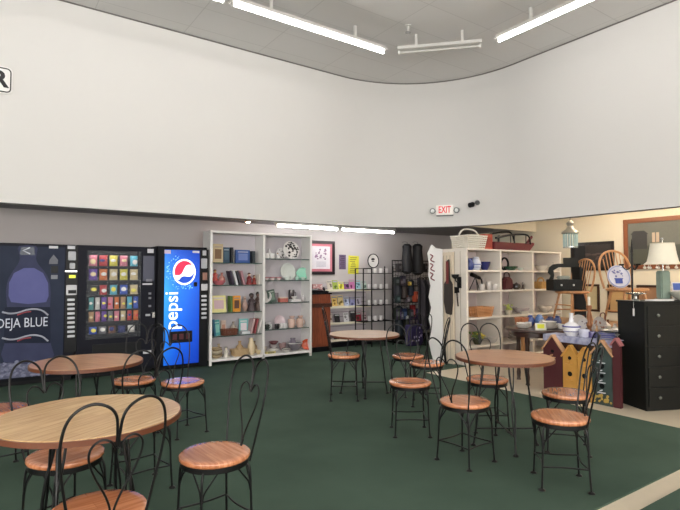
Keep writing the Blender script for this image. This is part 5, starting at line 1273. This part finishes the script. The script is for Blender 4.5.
MB().lathe([(.05, .0), (.095, .006), (.095, .015), (.05, .02)], 20).build('base_ring', M_chrome, t)
# price tag hung from the bulkhead
# ------------------------------------------------------------------ black chest of drawers
Cx, Cy = 5.765, 2.63; DA = math.atan2(-.17, .37)
t = thing('chest_of_drawers', 'tall black painted chest of drawers with small round knobs', 'chest of drawers', (Cx, Cy, -.012), DA)
DW, DD, DH = .95, .40, 1.15
MB().prism([(0, 0), (DW, 0), (DW, DD), (0, DD)], .06, DH - .02, 'z').build('body', M_blackwood, t, bevel=.004)
MB().box(-.012, DW + .012, -.012, DD + .012, DH - .02, DH).build('top', M_blackwood, t, bevel=.005)
MB().box(.01, DW - .01, .01, DD - .01, 0, .06).build('plinth', M_blackwood, t)
for k in range(5):
    z1_ = DH - .045 - k * .215; z0_ = z1_ - .20
    o = MB().box(.03, DW - .03, -.010, 0, z0_, z1_).build('drawer', M_blackwood, t, bevel=.003)
    for kx in (.145, DW - .16): MB().lathe([(.006, 0), (.008, .012), (.017, .018), (.016, .026), (.004, .03)], 14).xf(Matrix.Translation((kx, -.01, (z0_ + z1_) / 2)) @ Matrix.Rotation(PI / 2, 4, 'X')).build('knob', mat('dull_nickel', (120, 124, 118), .3, .7), o)
def DR(a, b, dz=0): # on the chest: a along the front, b back
    return (Cx + a * math.cos(DA) - b * math.sin(DA), Cy + a * math.sin(DA) + b * math.cos(DA), DH - .012 + dz)
t = thing('paper_tag', 'small white paper tag hanging from the top edge of the black chest', 'tag', DR(-.016, .13, -.11), DA)
MB().box(-.003, 0, -.012, .012, -.05, .03).build('tag', M_white, t); MB().tube([(-.001, 0, .03), (-.0, 0, .10)], .0015, 4).build('string', M_white, t)
p = DR(.44, .22)
t = thing('table_lamp', 'table lamp with cream bell shade, tassels and grey green square base on the black chest', 'lamp', p, DA)
MB().box(-.075, .075, -.055, .055, 0, .02).build('foot', col((150, 150, 146), .4), t, bevel=.004)
MB().box(-.06, .06, -.045, .045, .02, .33).build('base', mat('grey_green_stone', (136, 152, 140), .5, c2=(104, 120, 108), nscale=14), t, bevel=.012)
MB().tube([(0, 0, .33), (0, 0, .62)], .008, 8).build('stem', M_chrome, t)
sh = MB(); pf = [(.19, .40), (.155, .43), (.135, .52), (.118, .635), (.112, .635), (.13, .52), (.15, .43), (.184, .402)]
sh.lathe(pf, 36, closed=True); sh.build('shade', mat('cream_shade', (232, 224, 204), .8, noise=.03), t)
MB().tube([(.117 * math.cos(a), .117 * math.sin(a), .635) for a in [2 * PI * k / 32 for k in range(32)]], .005, 6, closed=True).build('shade_trim', col((206, 196, 170), .7), t)
ts = MB()
for k in range(12):
    a = 2 * PI * k / 12; ts.ball((.18 * math.cos(a), .18 * math.sin(a), .365), .015, n=8); ts.tube([(.182 * math.cos(a), .182 * math.sin(a), .40), (.18 * math.cos(a), .18 * math.sin(a), .37)], .003, 5)
ts.build('tassels', col((236, 230, 216), .5), t)
fn = MB(); fn.tube([(0, 0, .62), (0, 0, .67)], .006, 8); fn.ball((0, 0, .685), .018, n=10); fn.tube([(-.112, 0, .625), (.112, 0, .625)], .003, 5)
fn.build('finial', M_chrome, t)
p = DR(.62, .08)
bowl(p, .18, .10, (196, 194, 182), 'wide pale grey bowl on the black chest at the right edge')
t = thing('serving_plate', 'flat white oblong plate lying between the pedestal dish and the wide bowl', 'plate', DR(.28, .10), DA); MB().prism(rr(.15, .07, .05), .004, .016, 'z').build('dish', M_white, t, bevel=.003)
MB().prism(rr(.10, .045, .03), .0, .004, 'z').build('foot', M_white, t)
p = DR(.09, .22)
t = thing('pedestal_dish', 'small silver pedestal dish at the left end of the black chest', 'dish', p)
MB().lathe([(.05, 0), (.045, .01), (.015, .02), (.012, .05), (.03, .06), (.10, .075), (.105, .085), (.09, .08), (.004, .066)], 28).build('body', mat('silver', (170, 170, 166), .25, .7), t)
t = thing('beaded_figurine', 'brown figurine draped with white beads beside the lamp base', 'figurine', DR(.56, .31), DA)
MB().lathe([(.06, 0), (.05, .04), (.03, .12), (.045, .20), (.03, .25), (.012, .27)], 16).build('body', col((110, 76, 58), .5), t); MB().ball((0, 0, .295), .032, n=12).build('head', col((130, 90, 70), .5), t)
bd = MB()
for k in range(22): a = 2 * PI * k / 11; bd.ball((.05 * math.cos(a), .05 * math.sin(a), .20 - .006 * k), .010, n=6)
bd.build('beads', M_white, t)
t = thing('standing_picture', 'blue and white seaside picture standing at the right end of the black chest', 'picture', DR(.80, .32), DA); t.rotation_euler = (-.15, 0, DA)
MB().box(-.13, .13, 0, .012, 0, .20).build('frame', M_white, t); MB().box(-.12, .12, -.003, 0, .11, .19).build('blue_sky', col((60, 90, 170), .5), t); MB().box(-.12, .12, -.003, 0, .01, .11).build('sand', col((206, 200, 190), .5), t)
# candle floor stand behind the chest
x, y = 6.91, atu(632.5, 290, 6.91)[0]
t = thing('candle_stand', 'black iron floor candle stand rising left of the cream lamp shade', 'candle stand', (x, y, -.012))
MB().lathe([(.13, 0), (.13, .012), (.03, .03), (.012, .06)], 20).build('foot', M_iron, t)
MB().tube([(0, 0, .04), (0, 0, 1.72)], .013, 8).build('pole', M_iron, t)
am = MB()
for a in (0, 2.1, 4.2): am.tube(crom([(0, 0, 1.55), (.06 * math.cos(a), .06 * math.sin(a), 1.5), (.12 * math.cos(a), .12 * math.sin(a), 1.56)], 5), .007, 7); am.lathe([(.03, 0), (.034, .02), (.02, .02), (.004, .004)], 12, c=(.12 * math.cos(a), .12 * math.sin(a), 1.555))
am.build('candle_arms', M_iron, t)
MB().lathe([(.02, 1.72), (.012, 1.8), (.002, 1.9)], 12).build('spire', M_iron, t)
# maroon stool at the right edge
x, y = atz(686, 404, 0); x -= .20; y -= .325
t = thing('stool', 'maroon cushioned wooden stool cut off by the right edge in front of the black chest', 'stool', (x, y, -.012), .3)
MB().lathe([(.02, .46), (.17, .46), (.18, .475), (.17, .49), (.02, .49)], 32).build('seat_frame', W_oak, t)
MB().lathe([(.02, .491), (.15, .491), (.155, .51), (.12, .535), (.02, .54)], 28).build('cushion', col((110, 40, 44), .8), t)
for k in range(4): a = k * PI / 2 + .4; MB().tube([(.11 * math.cos(a), .11 * math.sin(a), .46), (.15 * math.cos(a), .15 * math.sin(a), 0)], .016, 8).build('leg', col((90, 40, 34), .5), t)
# ------------------------------------------------------------------ world, camera
w = bpy.data.worlds.new('world'); S.world = w; w.use_nodes = True
w.node_tree.nodes['Background'].inputs[0].default_value = (.8, .8, .82, 1); w.node_tree.nodes['Background'].inputs[1].default_value = .05
cd = bpy.data.cameras.new('camera'); cam = bpy.data.objects.new('camera', cd); COL.objects.link(cam); S.camera = cam
cd.sensor_fit = 'HORIZONTAL'; cd.sensor_width = 36; cd.lens = 36 * F / 680; cd.clip_start = .05
cam.location = (0, 0, EYE); cam.rotation_euler = (PI / 2 + PITCH, 0, TH - PI / 2)
vs = S.view_settings; vs.view_transform = 'Standard'; vs.look = 'None'; vs.gamma = 1; vs.exposure = 0.28; vs.use_curve_mapping = False
